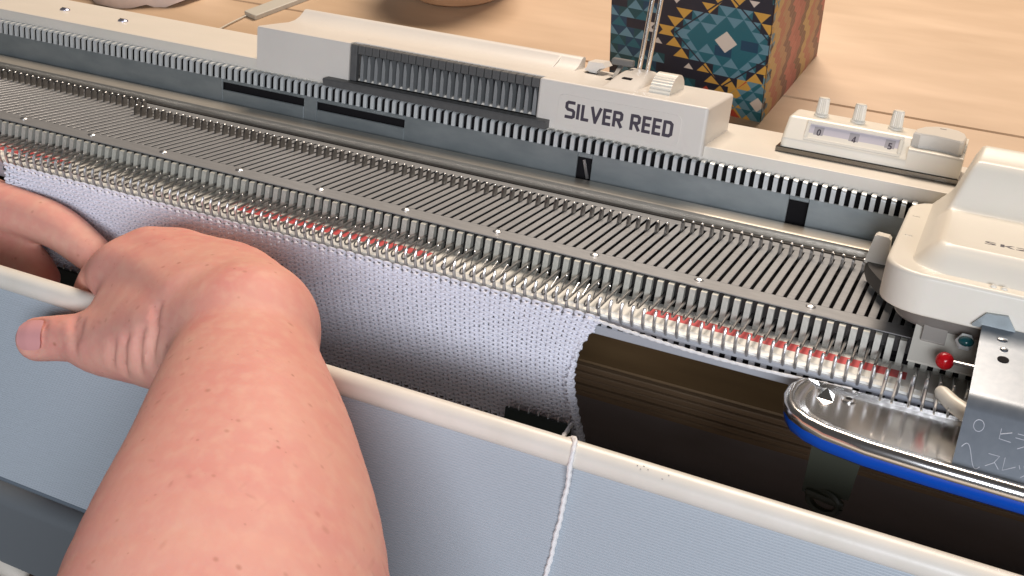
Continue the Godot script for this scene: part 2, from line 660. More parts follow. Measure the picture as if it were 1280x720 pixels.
func setting() -> void:
	var f := Soup.new()
	f.box(-2500, 2500, -780, -760, -2500, 2500, 0)
	struct("floor", f, M.floor, Vector3(0, -760, 0))
	var t := thing("work_table", "pale wooden work table under and behind the white knitting machine", "table", Vector3(200, TOP - 20, -300), true)
	# two boards with a seam running along the table behind the machine
	var seam := -314.0
	var a := Soup.new()
	a.box(-900, 1100, TOP - 20, TOP, -1100, seam - 0.6, 0.8)
	part("tabletop_board", a, M.wood, t)
	var b := Soup.new()
	b.box(-900, 1100, TOP - 20, TOP, seam + 0.6, -96.4, 0.8)
	part("tabletop_board", b, M.wood, t)
	var lp := Soup.new()  # front of the tabletop, with the shade under the machine painted in
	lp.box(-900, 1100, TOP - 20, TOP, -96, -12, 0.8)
	part("shaded_front_strip", lp, M.shaded_wood, t)
	for k in 5:
		var e := Soup.new()
		e.box(-900, 1100, TOP - 3.6 - 4 * k, TOP - 0.4 - 4 * k, -11.9, -9.0 + 0.5 * (k % 2), 0.4)
		part("edge_ply", e, M.edge, t)
	var s := Soup.new()
	s.box(-900, 1100, TOP - 62, TOP - 20.5, -60, -19, 1)
	part("apron_board", s, M.shelf, t)
	var s2 := Soup.new()
	s2.box(-900, 1100, TOP - 100, TOP - 62.5, -60, -8, 1)
	part("apron_board", s2, M.shelf, t)
	var s3 := Soup.new()
	s3.box(-900, 1100, TOP - 320, TOP - 100.5, -60, -2, 1)
	part("apron_board", s3, M.shelf, t)
	for x in [-860.0, 1020.0]:
		for z in [-1060.0, -100.0]:
			var l := Soup.new()
			l.box(x, x + 50, -759.5, TOP - 20.5, z, z + 38, 2)
			part("leg", l, M.wood, t)

# ---------------------------------------- the needle bed
const N0 := -34
const N1 := 112
const XL := -240.0
const XR := 560.0

func machine() -> void:
	var t := thing("knitting_machine", "long flatbed knitting machine with slotted steel needle plate and toothed rail", "knitting machine", Vector3(150, -34, -60))
	# slotted needle plate
	var s := Soup.new()
	s.box(XL, XR, -0.5, 0, 0.2, 11.5, 0.25)
	s.box(XL, XR, -0.5, 0, -70, -64.2, 0.25)
	for n in range(N0, N1):
		s.box(n * P + 0.74, (n + 1) * P - 0.74, -0.5, 0, -64.2, 0.2, 0.12)
	s.box(XL, N0 * P + 0.6, -0.5, 0, -64.2, 0.2, 0.1)
	s.box(N1 * P - 0.6, XR, -0.5, 0, -64.2, 0.2, 0.1)
	part("slotted_plate", s, M.plate, t, 20)
	s = Soup.new()
	s.box(XL, XR, -30, -9.5, -150, -30, 0.5)
	s.box(XL, XR, -16, -9.5, -30, 10.5, 0.5)
	part("bed_body", s, M.dark, t)
	s = Soup.new()
	s.lathe([[2.0, 0.0], [2.0, 0.25], [1.3, 0.7], [0.2, 0.85]], Vector3.ZERO, Vector3.UP, 14)
	var rm := s.mesh()
	for k in range(-3, 11):
		place("rivet", rm, M.steel, t, Vector3((3.45 + 10 * k) * P, 0.02, 4.0))
	# white strip with red marks
	s = Soup.new()
	s.prism(PackedVector2Array([Vector2(-10.6, 12.5), Vector2(-10.6, 33.6), Vector2(-11.1, 34.2), Vector2(-11.5, 36.2), Vector2(-14, 36.4), Vector2(-14, 12.5)]), "x", XL, XR)
	part("number_strip", s, M.strip, t)
	for r in [[-18, 4.4], [26.4, 48.6], [70.4, 92.4]]:
		s = Soup.new()
		s.box(r[0] * P, r[1] * P, -10.62, -10.54, 20.0, 27.2, 0.0)
		part("red_mark", s, M.red, t)
	# upright bars between the needles, at the front of the plate
	s = Soup.new()
	s.prism(PackedVector2Array([Vector2(-0.9, 11.0), Vector2(-1.3, 13.2), Vector2(-9.3, 14.4), Vector2(-10.5, 15.6), Vector2(-10.5, 11.0)]), "x", -1.18, 1.18)
	var bm := s.mesh()
	for n in range(N0, N1):
		place("gate_bar", bm, M.bar, t, Vector3((n + 0.5) * P, 0, 0))
	s = Soup.new()
	s.box(XL, XR, -9.4, -1.4, 6, 9, 0.2)
	part("gate_backing", s, M.darksteel, t)
	# wire gate pegs
	s = Soup.new()
	s.tube([Vector3(0, -14.6, 34.6), Vector3(0, -12.8, 37.0), Vector3(0, -10.6, 38.8), Vector3(0, -8, 39.7), Vector3(0, -5.6, 39.8), Vector3(0, -3.9, 39.3)], [0.6, 0.68, 0.72, 0.74, 0.76, 0.6], 8)
	var pm := s.mesh()
	for n in range(N0, N1):
		place("gate_peg", pm, M.peg, t, Vector3(n * P, 0, 0))
	# front flange with its row of holes
	s = Soup.new()
	s.box(XL, XR, -14.6, -12.4, 36.2, 37.2, 0.2)
	s.box(XL, XR, -20.0, -16.4, 36.2, 37.2, 0.2)
	for n in range(N0, N1):
		s.box(n * P + 1.1, (n + 1) * P - 1.1, -16.41, -14.59, 36.2, 37.15, 0.1)
	part("front_flange", s, M.flange, t)
	s = Soup.new()
	s.box(XL, XR, -20, -14.2, 30, 34, 0.2)
	part("flange_backing", s, M.dark, t)
	# rear: carriage rail, groove, upright back plate, comb, casing
	s = Soup.new()
	s.prism(PackedVector2Array([Vector2(-3, -96.9), Vector2(1.8, -96.9), Vector2(2.8, -95), Vector2(3.5, -91.5), Vector2(3.5, -81), Vector2(2.9, -78.8), Vector2(1.5, -78), Vector2(-3, -78)]), "x", XL, XR)
	part("carriage_rail", s, M.rail, t)
	s = Soup.new()
	s.box(XL, XR, -3, -0.6, -76.4, -73.6, 0.3)
	part("groove_strip", s, M.darksteel, t)
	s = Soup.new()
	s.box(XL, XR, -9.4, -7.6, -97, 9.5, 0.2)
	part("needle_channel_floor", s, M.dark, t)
	s = Soup.new()
	var cuts := [[17.3, 72.9, 9.6, 14.0], [81.4, 137.0, 9.3, 13.6], [237.2, 245.2, 1.5, 13.4], [344.6, 354.0, 0.6, 13.8]]
	var x := XL
	for c in cuts:
		s.box(x, c[0], -3, 15.9, -98.2, -97, 0.15)
		s.box(c[0], c[1], c[3], 15.9, -98.2, -97, 0.3)
		s.box(c[0], c[1], -3, c[2], -98.2, -97, 0.4)
		x = c[1]
	s.box(x, XR, -3, 15.9, -98.2, -97, 0.15)
	part("back_plate", s, M.zinc, t)
	s = Soup.new()
	s.box(XL, XR, -3, 15.5, -103.6, -100.8, 0.2)
	part("back_plate_lining", s, M.dark, t)
	s = Soup.new()
	s.xf = Transform3D(Basis(Vector3(0, 0, 1), 0.3), Vector3(241.5, 7, -99.5))
	s.box(-0.8, 0.8, -5, 5, -0.4, 0.4, 0.1)
	part("spring_clip", s, M.steel, t)
	s = Soup.new()
	s.prism(PackedVector2Array([Vector2(15.8, -97.0), Vector2(21.6, -97.0), Vector2(22.6, -97.4), Vector2(23.2, -98.3), Vector2(23.4, -100), Vector2(23.3, -103.9), Vector2(22.2, -103.9), Vector2(22.2, -99.2), Vector2(21.6, -98.2), Vector2(15.8, -98.2)]), "x", -1.08, 1.08)
	var tm := s.mesh(Vector3.ZERO, 50)
	for n in range(-80, 94):
		place("comb_tooth", tm, M.tooth, t, Vector3(134.4 + n * P, 0, 0))
	s = Soup.new()
	s.box(XL, XR, 15.6, 22.0, -103.9, -101.6, 0.1)
	part("comb_lining", s, M.dark, t)
	s = Soup.new()
	s.prism(PackedVector2Array([Vector2(-33, -104), Vector2(28.3, -104), Vector2(29.2, -104.5), Vector2(29.6, -105.6), Vector2(29.6, -168), Vector2(28.6, -169), Vector2(-33, -169)]), "x", XL, XR)
	part("rear_casing", s, M.cream, t)
	# screws on the casing
	for q in [-136.0, -88.3]:
		s = Soup.new()
		s.lathe([[3.2, 0.0], [3.2, 0.6], [2.6, 1.3], [1.2, 1.6], [0.2, 1.6]], Vector3(q, 29.5, -134), Vector3.UP, 18)
		var sc := part("screw", s, M.screw, t)
		s = Soup.new()
		s.box(q - 2.4, q + 2.4, 31.0, 31.25, -134.4, -133.6, 0)
		part("slot", s, M.dark, sc)
	needles(t)

func needles(t: Node3D) -> void:
	var s := Soup.new()
	# the butt that stands up through the slot; stem and hook (butt at z = 0)
	s.prism(PackedVector2Array([Vector2(-4, -1.9), Vector2(3.2, -1.8), Vector2(4.3, -1.5), Vector2(5.0, -0.9), Vector2(5.3, 0), Vector2(5.0, 0.9), Vector2(4.3, 1.5), Vector2(3.2, 1.8), Vector2(-4, 1.9)]), "x", -0.55, 0.55)
	var bm := s.mesh(Vector3.ZERO, 50)
	# the highlight on its top, put in as a brighter steel cap
	s = Soup.new()
	s.ball(Vector3(0, 5.0, 0), Vector3(0.58, 0.55, 1.15), 5)
	var tm := s.mesh(Vector3.ZERO, 60)
	s = Soup.new()
	s.tube([Vector3(0, -6.2, 56), Vector3(0, -6.4, 60), Vector3(0, -7.2, 74), Vector3(0, -7.6, 84)], [0.55, 0.55, 0.56, 0.5], 6)
	s.tube([Vector3(0, -7.6, 84), Vector3(0, -7.7, 87), Vector3(0, -7.2, 88.5), Vector3(0, -6.2, 89), Vector3(0, -5.3, 88.4), Vector3(0, -5.2, 87.2)], [0.5, 0.42, 0.4, 0.38, 0.34, 0.25], 6)
	var nm := s.mesh(Vector3.ZERO, 50)
	var latches := []
	for deg in [22, 34, 47, 62]:
		var l := Soup.new()
		var d := Vector3(0, sin(deg_to_rad(deg)), -cos(deg_to_rad(deg)))
		l.tube([Vector3.ZERO, d * 4.0, d * 6.2], [0.28, 0.25, 0.3], 6)
		l.ball(d * 6.6, Vector3(0.42, 0.42, 0.42), 4)
		latches.append(l.mesh())
	for n in range(N0, N1):
		var z := -56.6
		var open := false
		if n >= 0 and n <= 67:
			z = -45.8
			open = true
		elif n >= 91:
			z = -30.0
		z += rng.randf_range(-0.25, 0.25)
		var o := place("needle", nm, M.steel if n >= 91 else M.stem, t, Vector3(n * P + rng.randf_range(-0.1, 0.1), rng.randf_range(-0.15, 0.1), z), Basis(Vector3.UP, rng.randf_range(-0.006, 0.006)))
		var bt := MeshInstance3D.new()
		bt.name = "butt"
		bt.mesh = bm
		bt.material_override = M.butt
		o.add_child(bt, true)
		var tip := MeshInstance3D.new()
		tip.name = "butt_glint"
		tip.mesh = tm
		tip.material_override = M.steel
		o.add_child(tip, true)
		if open and rng.randf() < 0.9:
			var l := MeshInstance3D.new()
			l.name = "latch"
			l.mesh = latches[rng.randi_range(0, 3)]
			l.material_override = M.steel
			o.add_child(l, true)
			l.position = Vector3(0, -6.9, 79.5) * MM
	# (needle stems are darker than their chrome latches)

# ---------------------------------------- pattern unit
func pattern_unit() -> void:
	var t := thing("pattern_unit", "long white pattern unit with a row of dark grey levers and grey brand lettering", "pattern unit", Vector3(170, 29.6, -130))
	var prof := PackedVector2Array([Vector2(29.7, -104.2), Vector2(25.2, -104.2), Vector2(25.2, -100), Vector2(47.4, -100), Vector2(48.3, -100.5), Vector2(48.6, -101.5), Vector2(48.4, -121), Vector2(48.2, -130), Vector2(48.9, -136), Vector2(50.6, -141), Vector2(53.2, -144.8), Vector2(54.2, -146), Vector2(54.5, -148), Vector2(54.2, -149.8), Vector2(53, -150.6), Vector2(29.7, -150.6)])
	var rec := PackedVector2Array([Vector2(29.7, -118), Vector2(47.9, -118), Vector2(48.4, -121), Vector2(48.2, -130), Vector2(48.9, -136), Vector2(50.6, -141), Vector2(53.2, -144.8), Vector2(54.2, -146), Vector2(54.5, -148), Vector2(54.2, -149.8), Vector2(53, -150.6), Vector2(29.7, -150.6)])
	var s := Soup.new()
	s.prism(prof, "x", 38.6, 99.0)
	s.prism(rec, "x", 99.0, 216.0)
	s.box(99, 212, 47.3, 48.55, -118, -106.4, 0.2)
	part("left_cover", s, M.white, t)
	# right block with rounded edges
	s = Soup.new()
	s.slab(210.6, 299, 24.6, 48.6, -151, -100, 1.6, 1.5)
	part("right_cover", s, M.white, t)
	# hump with its rounded right end
	s = Soup.new()
	var hr := []
	for q in [[-106.0, 0.1], [-112.0, 0.9], [-120.0, 2.4], [-128.0, 3.6], [-136.0, 4.3], [-150.4, 4.5], [-151.2, 3.8]]:
		var g := PackedVector3Array()
		for w in [[241.2, 0.0], [241.6, 0.5], [242.4, 0.92], [243.6, 1.0], [252.0, 1.0], [255.2, 0.96], [257.4, 0.8], [258.7, 0.45], [259.1, 0.0]]:
			g.append(Vector3(w[0], 48.4 + q[1] * w[1], q[0]))
		g.append(Vector3(259.1, 47.8, q[0]))
		g.append(Vector3(241.2, 47.8, q[0]))
		hr.append(g)
	s.loft(hr)
	part("hump", s, M.white, t, 60)
	s = Soup.new()
	for q in [[227.0, -139.0]]:
		s.prism(PackedVector2Array([Vector2(48.3, q[1] + 6), Vector2(53.8, q[1] - 7), Vector2(48.3, q[1] - 8)]), "x", q[0] - 24, q[0] - 23)
	part("trough_rib", s, M.white, t)
	# dark ledge under the levers
	s = Soup.new()
	s.prism(PackedVector2Array([Vector2(24.2, -100.02), Vector2(24.2, -94.6), Vector2(27.4, -93.8), Vector2(28.2, -94.4), Vector2(28.4, -100.02)]), "x", 86.5, 218.7)
	part("lever_ledge", s, M.grey, t)
	s = Soup.new()
	s.box(99.2, 210.4, 28.3, 47.2, -117.9, -112, 0.1)
	part("lever_back", s, mat(Color(0.03, 0.033, 0.04), 0.5), t)
	s = Soup.new()
	s.box(99.2, 210.4, 26.0, 28.3, -117.9, -100.1, 0.1)
	part("lever_floor", s, M.dark, t)
	# levers: a cap, a slanted blade with a pointed top
	var cap := Soup.new()
	cap.box(-2.02, 2.02, 43.2, 48.0, -108.5, -100.4, 0.3)
	var capm := cap.mesh()
	var bl := Soup.new()
	bl.prism(PackedVector2Array([Vector2(-1.0, 28.6), Vector2(1.0, 28.6), Vector2(0.95, 37.5), Vector2(0.3, 41.2), Vector2(-0.5, 42.6), Vector2(-0.8, 40.8), Vector2(-0.95, 37.5)]), "z", -107.5, -102.2)
	var blm := bl.mesh()
	for k in 25:
		var lx := 101.4 + k * 4.46
		if k > 0:
			var c := place("lever", capm, M.grey, t, Vector3(lx, 0, rng.randf_range(-0.25, 0.25)))
			var b := MeshInstance3D.new()
			b.name = "blade"
			b.mesh = blm
			b.material_override = M.blade
			c.add_child(b, true)
		else:
			s = Soup.new()
			s.box(99.2, 103.2, 28.4, 48.0, -104, -100.6, 0.3)
			part("lever_end", s, M.grey, t)
	# name plate
	s = Soup.new()
	s.xf = Transform3D(Basis(Vector3(1, 0, 0), Vector3(0, 0, 1), Vector3(0, -1, 0)) * Basis(), Vector3.ZERO)
	s.xf = Transform3D(Basis(Vector3.RIGHT, PI / 2), Vector3(254.6, 35.1, -100.0))
	s.slab(-32.2, 32.2, -0.3, 0.22, -7.6, 7.6, 3.0, 0.15)
	var plate := part("name_plate", s, M.white, t)
	lettering(plate, Vector3(226.6, 31.2, -99.78), 8.0, 56.6)
	# white push button over its slot
	s = Soup.new()
	s.prism(PackedVector2Array([Vector2(220.5, 49.5), Vector2(222, 51.6), Vector2(222.5, 54.4), Vector2(230.5, 54.8), Vector2(232.5, 52.6), Vector2(229, 51.4), Vector2(227.5, 49.5)]), "z", -148, -137)
	s.box(222.5, 227, 48.4, 50, -145, -139, 0.3)
	part("push_button", s, M.white, t)
	s = Soup.new()
	s.box(221.6, 228.4, 48.4, 48.66, -138.6, -135.5, 0.05)
	part("button_slot", s, M.dark, t)
	# grey slide lever in its slot
	s = Soup.new()
	s.box(236.6, 240.6, 48.4, 48.75, -142.5, -126, 0.05)
	part("slide_slot", s, M.dark, t)
	s = Soup.new()
	s.prism(PackedVector2Array([Vector2(48.6, -133), Vector2(54.2, -143.5), Vector2(54.2, -146), Vector2(48.6, -137)]), "x", 237.4, 239.6)
	s.box(233.2, 245.0, 54.0, 57.4, -147, -142.6, 0.5)
	part("slide_lever", s, mat(Color(0.15, 0.145, 0.135), 0.5), t)
	s = Soup.new()
	s.box(246.6, 251.6, 48.9, 51.7, -126.4, -122.4, 0.05)
	part("indicator_window", s, M.dark, t)
	# ribbed half wheel
	s = Soup.new()
	var wheel := PackedVector2Array()
	for k in 41:
		var a := PI * k / 40
		var r := 12.2 - (0.35 if k % 2 == 1 and k < 18 else 0.0)
		wheel.append(Vector2(47.0 + sin(a) * r * 0.84, -126.5 + cos(a) * r * 1.1))
	s.prism(wheel, "x", 264.4, 275.2)
	part("thumb_wheel", s, M.ivory, t, 25)
	# yarn mast: two chrome rods
	s = Soup.new()
	s.box(243.5, 254.5, 48.4, 50.6, -157, -149.5, 0.6)
	var foot := part("mast_foot", s, M.white, t)
	for q in [[246.0, 48.9], [250.6, 53.0]]:
		s = Soup.new()
		s.tube([Vector3(q[0], 50, -152.6), Vector3(q[0] + 2.0, 92, -152.6), Vector3(q[0] + 9, 240, -152.6)], 1.25, 12)
		part("mast_rod", s, M.chrome, foot)

# broad squared capitals, each letter a part of the plate it stands on
func lettering(parent: Node3D, at: Vector3, h: float, width: float) -> void:
	var glyphs := {
		"S": [4.6, [[[4.4, 8], [1.2, 8], [0.5, 7.3], [0.5, 5.3], [1.2, 4.4], [3.4, 4.1], [4.1, 3.4], [4.1, 1.1], [3.4, 0.5], [0, 0.5]]]],
		"I": [1.4, [[[0.7, 0], [0.7, 8]]]],
		"L": [3.7, [[[0.7, 8], [0.7, 0.6], [3.7, 0.6]]]],
		"V": [4.9, [[[0.4, 8], [2.4, 0.3], [4.6, 8]]]],
		"E": [3.9, [[[3.9, 7.5], [0.7, 7.5], [0.7, 0.6], [3.9, 0.6]], [[0.7, 4.1], [3.6, 4.1]]]],
		"R": [4.7, [[[0.7, 0], [0.7, 8.1]], [[0.7, 7.4], [3.3, 7.4], [4.0, 6.7], [4.0, 4.5], [3.3, 3.8], [0.7, 3.8]], [[2.3, 3.8], [4.3, 0]]]],
		"D": [4.6, [[[0.7, 0], [0.7, 8.1]], [[0.7, 7.4], [3.0, 7.4], [3.9, 6.5], [3.9, 1.6], [3.0, 0.7], [0.7, 0.7]]]]}
	var x := 0.0
	var total := 0.0
	for c in "SILVER REED":
		total += 2.6 if c == " " else glyphs[c][0] + 0.75
	var k := width / (total - 0.75)
	for c in "SILVER REED":
		if c == " ":
			x += 2.6
			continue
		var s := Soup.new()
		var n := 0
		for line in glyphs[c][1]:
			var pl := PackedVector2Array()
			for q in line:
				pl.append(Vector2((x + q[0]) * k, q[1] / 8.0 * h * 0.98) + Vector2(at.x, at.y))
			for poly in Geometry2D.offset_polyline(pl, 0.80, Geometry2D.JOIN_MITER, Geometry2D.END_BUTT):
				if not Geometry2D.is_polygon_clockwise(poly):
					s.prism(poly, "z", at.z, at.z + 0.1 + 0.01 * n)
					n += 1
		part("letter", s, M.ink, parent, 10)
		x += glyphs[c][0] + 0.75

# ---------------------------------------- row counter
func row_counter() -> void:
	var t := thing("row_counter", "white row counter box with three ribbed knobs and a number window", "counter", Vector3(370, 29.6, -138))
	var s := Soup.new()
	s.box(329.5, 415, 29.6, 32.4, -156, -122.6, 0.4)
	part("base_strip", s, mat(Color(0.20, 0.185, 0.165), 0.22, 0.95), t)
	s = Soup.new()
	s.prism(PackedVector2Array([Vector2(32.4, -123.6), Vector2(36.0, -123.6), Vector2(37.0, -124.4), Vector2(45.0, -133.4), Vector2(45.9, -134.8), Vector2(46, -136), Vector2(46, -155), Vector2(45, -156), Vector2(32.4, -156)]), "x", 333.4, 390.4)
	# soft left end
	var rings := []
	for k in 4:
		var a := PI / 2 * k / 3
		var e := 1.6 * (1 - cos(a))
		var xx := 333.4 - 2.2 * sin(a)
		rings.append(PackedVector3Array([Vector3(xx, 32.4, -123.6 - e), Vector3(xx, 36 - e * .4, -123.6 - e), Vector3(xx, 37 - e * .6, -124.4 - e * .8), Vector3(xx, 45 - e, -133.4 - e), Vector3(xx, 45.9 - e, -134.8 - e * .5), Vector3(xx, 46 - e, -136), Vector3(xx, 46 - e, -155 + e), Vector3(xx, 45 - e, -156 + e), Vector3(xx, 32.4, -156 + e)]))
	s.loft(rings)
	s.prism(PackedVector2Array([Vector2(32.4, -123.6), Vector2(40.6, -123.6), Vector2(41.8, -124.1), Vector2(42.3, -125.2), Vector2(42.6, -136), Vector2(46, -137), Vector2(46, -155), Vector2(45, -156), Vector2(32.4, -156)]), "x", 390.4, 415)
	part("case", s, M.ivory, t, 45)
	# window on the sloping face: frame, white face, number wheels
	var slope := Basis(Vector3.RIGHT, deg_to_rad(-41.6))      # face normal leans back
	var mid := Vector3(364.2, 41.1, -129.0)
	s = Soup.new()
	s.xf = Transform3D(slope, mid)
	for q in [[-23, 23, 3.9, 5.6], [-23, 23, -5.6, -3.9], [-23, -21.2, -3.9, 3.9], [21.2, 23, -3.9, 3.9]]:
		s.box(q[0], q[1], q[2], q[3], -0.6, 0.9, 0.35)
	part("window_frame", s, M.ivory, t)
	s = Soup.new()
	s.xf = Transform3D(slope, mid)
	s.box(-21.3, 21.3, -4, 4, -0.6, 0.12, 0)
	var face := part("number_face", s, mat(Color(0.60, 0.56, 0.60), 0.3), t)
	var num := ["0", "4", "5"]
	for k in 3:
		s = Soup.new()
		s.xf = Transform3D(slope, mid + Vector3(-16.6 + k * 16.9, 0, 0))
		s.box(-2.3, 2.3, -3.4, 2.9, 0.0, 0.2, 0.05)
		part("number_wheel", s, mat(Color(0.38, 0.36, 0.38), 0.4), face)
		place("numeral", text(num[k], 1.9, 3.6, 0.06), M.ink, face, mid + Vector3(-16.4 + k * 16.9, 0, 0) + slope * Vector3(0, -0.6 if k > 0 else -0.2, 0.21), slope)
	# ribbed knobs
	s = Soup.new()
	var rr := []
	for q in [[3.7, 0.0], [3.7, 0.8], [3.1, 1.6], [2.75, 8.6], [2.4, 9.3], [0.4, 9.4]]:
		var ring := PackedVector3Array()
		for k in 40:
			var a := TAU * k / 40
			var r: float = q[0] * (1.0 - (0.09 if k % 2 == 0 and q[1] > 1.0 and q[1] < 9.0 else 0.0))
			ring.append(Vector3(cos(a) * r, q[1], sin(a) * r))
		rr.append(ring)
	s.loft(rr)
	var km := s.mesh(Vector3.ZERO, 28)
	for k in 3:
		place("knob", km, M.ivory, t, Vector3(345.0 + k * 18.0, 45.9, -146.5))
	# flared thumb dial on the right block
	s = Soup.new()
	var lo := PackedVector3Array()
	var hi := PackedVector3Array()
	var edge := PackedVector3Array()
	for q in [[390.6, -131], [394, -129.4], [400, -130.2], [406, -129.0], [412, -127.0], [413.6, -128.4], [414.2, -140], [413.0, -149], [409.5, -155], [404, -157.6], [399, -156], [394, -150], [390.8, -140]]:
		lo.append(Vector3(q[0], 42.2, q[1]))
		edge.append(Vector3(q[0], 48.4, q[1]))
		hi.append(Vector3(402.4 + (q[0] - 402.4) * 0.94, 49.2, -142 + (q[1] + 142) * 0.95))
	s.loft([lo, edge, hi])
	var dial := part("thumb_dial", s, mat(Color(0.66, 0.63, 0.57), 0.4), t, 30)
	s = Soup.new()
	s.box(401, 404, 49.15, 49.28, -151.2, -150.4, 0)
	part("index_mark", s, M.ink, dial)

# ---------------------------------------- carriage
func carriage() -> void:
	var t := thing("knitting_carriage", "cream plastic knitting carriage with chrome sinker plate, red knob and bent grey arm", "carriage", Vector3(460, 3.6, -30))
	var s := Soup.new()
	s.slab(398.8, 560, 11.8, 27, -93, 19.6, 17, 1.6, 0.8)
	part("skirt", s, M.ivory, t)
	# raised top shell as a height field
	var nx := 66
	var nz := 70
	var x0 := 407.5
	var z1 := 12.8
	var z0 := -91.0
	var g := []
	for i in nx + 1:
		var col := []
		for k in nz + 1:
			var u := pow(float(i) / nx, 1.5)
			var x := x0 + (552.0 - x0) * u
			var z := z1 - (z1 - z0) * pow(float(k) / nz, 1.25)
			var dl := x - x0
			var df := z1 - z
			# distance to the rounded front left corner
			var r := 14.0
			var d := minf(dl, df)
			if dl < r and df < r:
				d = r - Vector2(r - dl, r - df).length()
			d = minf(d, z - z0 + 0.0)
			var want := 9.2 + 19.0 * smoothstep(48.0, 60.0, -z + 0.0) + 4.5 * smoothstep(60.0, 80.0, -z)
			var rise := maxf(d, 0.0) * 1.35 + maxf(d - 7.0, 0.0) * 1.9
			var kk := 5.0
			var h := clampf(0.5 + 0.5 * (rise - want) / kk, 0, 1)
			var y := lerpf(rise, want, h) - kk * h * (1 - h)
			col.append(Vector3(x, 26.9 + y + (1.0 if d > 0.3 else 0.0) * 0.0, z))
		g.append(col)
	var tr := PackedVector3Array()
	for i in nx:
		for k in nz:
			var a: Vector3 = g[i][k]
			var b: Vector3 = g[i + 1][k]
			var c: Vector3 = g[i + 1][k + 1]
			var d: Vector3 = g[i][k + 1]
			tr.append_array([a, b, c, a, c, d])
	s = Soup.new()
	s.add(tr, false)
	var shell := part("top_shell", s, M.ivory, t, 70)
	place("model_lettering", text("SK280", 25.5, 3.9, 0.1), M.ink, shell, Vector3(443.2, 36.02, -8.0), Basis(Vector3.RIGHT, -PI / 2))
	# small moulded nibs on the rim
	s = Soup.new()
	for q in [[436.4, 15.6], [440.0, 15.9]]:
		s.ball(Vector3(q[0], 27.1, q[1]), Vector3(1.2, 0.9, 0.8), 6)
	for z in [-30.0, -62.0]:
		s.box(401.6, 404.6, 26.8, 27.25, z, z + 1.4, 0.1)
	part("rim_nib", s, M.ivory, t)
	# clear smoky plate and grey core below the skirt
	s = Soup.new()
	s.slab(405, 556, 6.2, 11.9, -88, 17.5, 15, 0.3, 2.6)
	part("smoky_underplate", s, M.smoke, t)
	s = Soup.new()
	s.box(412, 556, -0.1 + 0.4, 6.4, -84, -4, 0.5)
	part("cam_plate", s, M.darksteel, t)
	# cream guide sloping down over the gate bars
	s = Soup.new()
	s.prism(PackedVector2Array([Vector2(9, 9), Vector2(9, 14), Vector2(-2.8, 26.6), Vector2(-3.6, 26.4), Vector2(-3.6, 22), Vector2(6, 9)]), "x", 414.6, 520)
	var guide := part("yarn_guide", s, mat(Color(0.52, 0.50, 0.44), 0.45), t)
	s = Soup.new()
	s.xf = Transform3D(Basis(Vector3.RIGHT, deg_to_rad(-43.0)), Vector3(421.5, 6.3, 17.2))
	s.box(-4.2, 4.2, -4.5, 4.5, -0.2, 1.2, 0.2)
	part("clear_block", s, mat(Color(0.30, 0.28, 0.255), 0.2), guide)
	# left release tab on its dark foot
	s = Soup.new()
	s.prism(PackedVector2Array([Vector2(387.9, 8.6), Vector2(397.2, 8.2), Vector2(396.4, 20.0), Vector2(395.4, 21), Vector2(390.8, 21.2), Vector2(389.8, 20.4)]), "z", -46.5, -41)
	var tab := part("release_tab", s, M.ivory, t)
	s = Soup.new()
	s.prism(PackedVector2Array([Vector2(388.4, -45), Vector2(401, -45), Vector2(401, -12), Vector2(396, -22), Vector2(391, -33)]), "y", 3.6, 9.2)
	part("tab_foot", s, M.darksteel, tab)
	# metal clip on the skirt front
	s = Soup.new()
	s.prism(PackedVector2Array([Vector2(432.6, 14.0), Vector2(436.4, 18.8), Vector2(443.4, 19.4), Vector2(447.4, 13.8), Vector2(447.2, 13.2), Vector2(432.8, 13.3)]), "z", 19.4, 21.2)
	part("metal_clip", s, M.zinc, t)
	s = Soup.new()
	s.box(447.5, 540, 10.6, 12.2, 8, 20.6, 0.3)
	part("clip_bar", s, M.darksteel, t)
	# bent arm: upper and lower faces
	s = Soup.new()
	s.prism(PackedVector2Array([Vector2(13.2, 20), Vector2(14.6, 20.2), Vector2(5.4, 61.4), Vector2(3.9, 65.2), Vector2(1.2, 67.6), Vector2(-17.4, 78.6), Vector2(-18.2, 77.4), Vector2(0.2, 66.4), Vector2(2.6, 64.4), Vector2(4.0, 61.0)]), "x", 436.0, 560)
	var arm := part("bent_arm", s, M.arm, t, 50)
	s = Soup.new()
	s.ball(Vector3(443.2, 13.1, 27.5), Vector3(1.9, 0.5, 1.5), 6)
	s.ball(Vector3(444.2, 11.8, 33.5), Vector3(1.4, 0.6, 1.2), 6)
	part("rivet", s, M.steel, arm)
	s = Soup.new()
	s.xf = Transform3D(Basis(Vector3.RIGHT, deg_to_rad(12.6)), Vector3(444.4, 10.35, 39.8))
	s.lathe([[1.9, -0.1], [1.9, 0.12], [0.1, 0.14]], Vector3.ZERO, Vector3.UP, 14)
	part("hole", s, M.dark, arm)
	writing(arm)
	# red knob on its rod, teal screw, white finger
	s = Soup.new()
	s.lathe([[0.3, -3.0], [1.9, -2.7], [2.9, -1.5], [3.15, 0.2], [2.7, 1.8], [1.6, 2.8], [0.2, 3.1]], Vector3(426.9, 1.6, 31.0), Vector3(-0.5, 0.6, 0.7), 20)
	var kn := part("red_knob", s, M.knob, t)
	s = Soup.new()
	s.tube([Vector3(427, 1.6, 30.6), Vector3(437, 2.6, 33), Vector3(445, 3.0, 36)], 0.75, 8)
	part("knob_rod", s, M.steel, kn)
	s = Soup.new()
	s.lathe([[3.4, 0], [3.4, 1.0], [2.9, 1.9], [1.5, 2.3], [0.2, 2.3]], Vector3(432.0, 6.8, 22.4), Vector3(0, 0.75, 0.66), 6)
	var hx := part("hex_screw", s, M.tooth, t)
	s = Soup.new()
